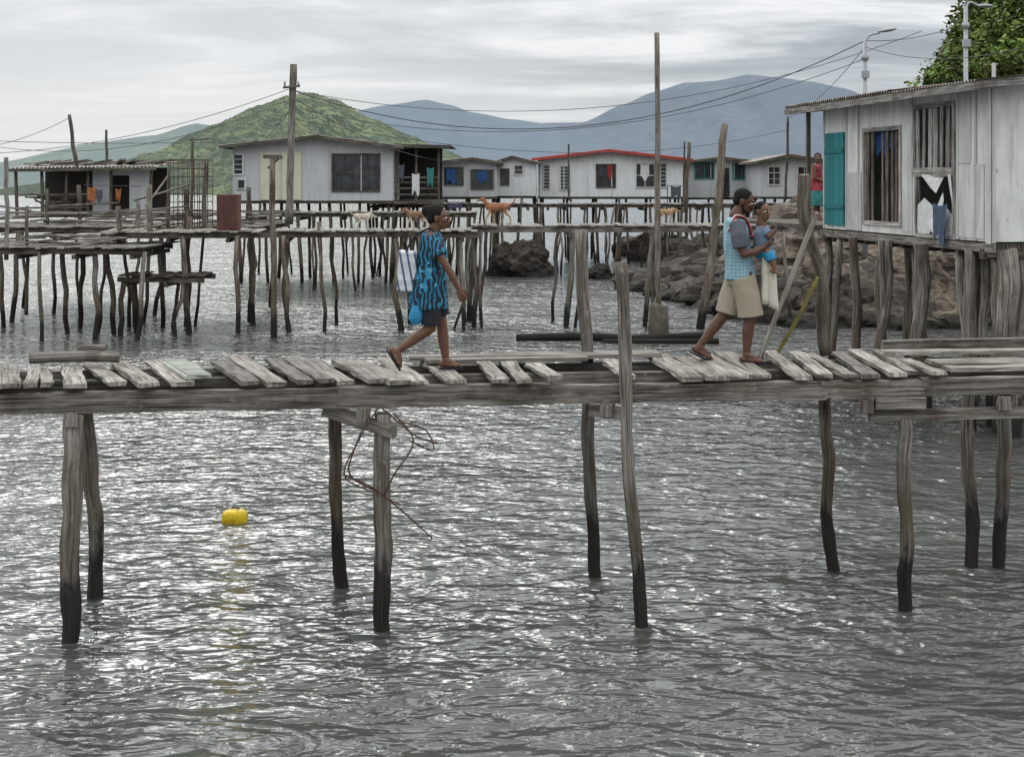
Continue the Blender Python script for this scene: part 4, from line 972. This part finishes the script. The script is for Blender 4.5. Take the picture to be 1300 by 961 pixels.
bb_=empty('carried_baby',(mx_+.255,14.3-.06,Z+.045+1.10)); bb_.scale=(1.14,1.14,1.14)
mb=MB()
mb.loft([((0,0,.0),.07,.08),((0,0,.08),.08,.085),((.0,0,.18),.07,.085),((-.005,0,.235),.04,.05)],16); mb.tube([(0,0,.21),(-.005,0,.29)],[.035,.035],10,0,1,True)
mb.tube([(0,-.07,.205),(.04,-.12,.15),(.08,-.13,.20)],[.03,.027,.02],8,0,1,True); hand(mb,(.08,-.13,.20),(.4,-.1,1),(-1,0,0),(0,-1,0),.5,.8)
mb.tube([(0,.07,.205),(-.02,.11,.14),(-.08,.10,.13)],[.03,.027,.02],8,0,1,True); hand(mb,(-.08,.10,.13),(-1,-.1,0),(0,0,-1),(0,1,0),.5,.8)
for sy in(-1,1):
    mb.tube([(0,sy*.05,.03),(.03,sy*.12,-.0),(.05,sy*.14,-.04)],[.045,.042,.033],8,0,1,True); mb.tube([(.05,sy*.14,-.04),(.07,sy*.15,-.12)],[.033,.022],8,0,1,True); foot(mb,(.07,sy*.15,-.125),(1,-.1),.3,.5)
mb.build('body',[skin3],bb_,voxel=.0045,smooth=3)
head(bb_,(.0,-.0,.365),-1.0,.05,.74,skin3,'short')
mb=MB(); mb.loft([((0,0,-.02),.08,.095),((0,0,.08),.09,.097),((.0,0,.18),.082,.095),((0,0,.235),.05,.06)],18); mb.tube([(0,-.06,.205),(.03,-.105,.165)],.038,10); mb.tube([(0,.06,.205),(-.01,.105,.16)],.038,10); mb.build('top',[cSlate],bb_,voxel=.006,smooth=2)
mb=MB(); mb.loft([((0.01,0,.03),.085,.10),((.02,0,-.03),.09,.10),((.02,0,-.05),.07,.08)],18); mb.tube([(0,-.05,.0),(.04,-.125,-.02),(.055,-.14,-.06)],[.055,.053,.046],10); mb.tube([(0,.05,.0),(.04,.125,-.02),(.055,.14,-.06)],[.055,.053,.046],10); mb.build('blue_shorts',[cCyan],bb_,voxel=.006,smooth=2)

D=34; e=empty('standing_woman',(WX(1037,D),D,zf+.06)); mb=MB()
mb.loft([((0,0,.8),.1,.15),((0,0,1.0),.1,.13),((0,0,1.28),.09,.16),((0,0,1.35),.05,.07)],14); mb.tube([(0,0,1.3),(.0,0,1.42)],.05,8,0,1,True)
for sy in(-1,1):
    mb.tube([(0,sy*.16,1.29),(.02,sy*.22,1.02),(.12,sy*.12,.95)],[.05,.04,.03],8,0,1,True); hand(mb,(.12,sy*.12,.95),(.5,-sy*1,.1),(-1,0,0),(0,0,1),.95,.6)
    mb.tube([(0,sy*.09,.82),(0,sy*.09,.45),(0,sy*.09,.1)],[.09,.055,.035],8,0,1,True); foot(mb,(0,sy*.09,.1),(1,-.2),0,1)
mb.build('body',[skin],e,voxel=.009,smooth=2); head(e,(.02,0,1.48),-1.2,.05,1.0,skin,'afro')
mb=MB(); mb.loft([((0,0,1.34),.07,.11),((0,0,1.28),.11,.18),((0,0,1.0),.13,.17),((0,0,.7),.17,.2)],18); mb.build('blouse',[cBurg],e,voxel=.012,smooth=2)
mb=MB(); mb.loft([((0,0,.75),.16,.19),((0,0,.35),.2,.24),((0,0,.33),.19,.22)],18,fold=.06); mb.build('skirt',[cloth('teal_cloth',(.05,.2,.19),.6)],e,voxel=.012,smooth=2)
e.rotation_euler=(0,0,-.6)

def dog(name,px,D,z,flip,col,col2,s=1.0,walk=0.12,headlow=0,rot=0):
    e=empty(name,(WX(px,D),D,z),rot+(math.pi if flip else 0)); e.scale=(s,s,s); mb=MB()
    mb.tube([(-.27,0,.50),(-.20,0,.49),(-.08,0,.475),(.06,0,.455),(.18,0,.455),(.26,0,.48)],[.075,.095,.088,.108,.122,.09],14,0,1,True,flat=(.82,1.08),up=(0,1,0))
    hz_=.68-headlow
    mb.tube([(.22,0,.50),(.31,0,.56),(.38,0,hz_-.02)],[.085,.066,.055],12,0,1,True)
    mb.ell((.41,0,hz_),(.075,.056,.056)); mb.tube([(.43,0,hz_-.01),(.50,0,hz_-.028),(.55,0,hz_-.035)],[.045,.032,.024],10,0,1,True)
    for sy in(-1,1):
        mb.tube([(.385,sy*.038,hz_+.035),(.37,sy*.052,hz_+.10)],[.024,.008],8,0,1,True)
        w_=walk*sy
        mb.tube([(.21,sy*.065,.46),(.19+w_*.3,sy*.07,.33),(.21+w_*.8,sy*.07,.19),(.20+w_,sy*.07,.04)],[.058,.04,.026,.02],9,0,1,True); mb.tube([(.20+w_,sy*.07,.022),(.245+w_,sy*.07,.016)],[.022,.017],8,0,1,True)
        w_=-walk*sy
        mb.tube([(-.22,sy*.065,.47),(-.15+w_*.4,sy*.07,.33),(-.25+w_*.8,sy*.07,.19),(-.23+w_,sy*.07,.04)],[.078,.055,.026,.02],9,0,1,True); mb.tube([(-.23+w_,sy*.07,.022),(-.185+w_,sy*.07,.016)],[.022,.017],8,0,1,True)
    mb.tube(polyline([(-.32,0,.53),(-.42,0,.58),(-.47,0,.68),(-.43,0,.75)],4),[.026,.025,.024,.023,.022,.021,.02,.019,.018,.016,.014,.012,.01],8,0,1,True)
    m,nt,b=newmat(name+'_fur'); O_=tco(nt,'Object'); s3=nd(nt,'ShaderNodeSeparateXYZ'); lk(nt,O_,s3.inputs[0])
    k=math_(nt,'ADD',s3.outputs[2],math_(nt,'MULTIPLY',math_(nt,'SUBTRACT',noisen(nt,O_,4,4),.5),.5)); c=mix(nt,ramp(nt,k,[(.26,1),(.36,0)]),col,col2); lk(nt,c,b.inputs['Base Color']); b.inputs['Roughness'].default_value=.9
    mb.build('body',[m],e,voxel=.009,smooth=3)
    mb=MB(); mb.ell((.572,0,hz_-.03),(.013,.014,.012)); 
    for sy in(-1,1): mb.ell((.455,sy*.042,hz_+.018),(.008,.007,.008))
    mb.build('nose_and_eyes',[eyed],e); return e
dog('red_dog',632,41.2,2.90,True,(.26,.11,.05),(.36,.25,.17),1.05)
dog('brown_dog',530,39.8,2.79,True,(.20,.11,.06),(.48,.43,.36),.9,.10,.08)
dog('pale_dog',460,39.6,2.79,False,(.45,.40,.31),(.5,.47,.42),.78,.06,.2,.5)
dog('tan_dog',845,41.3,2.90,False,(.34,.21,.11),(.5,.43,.36),.75,.07,.15)
print('done')
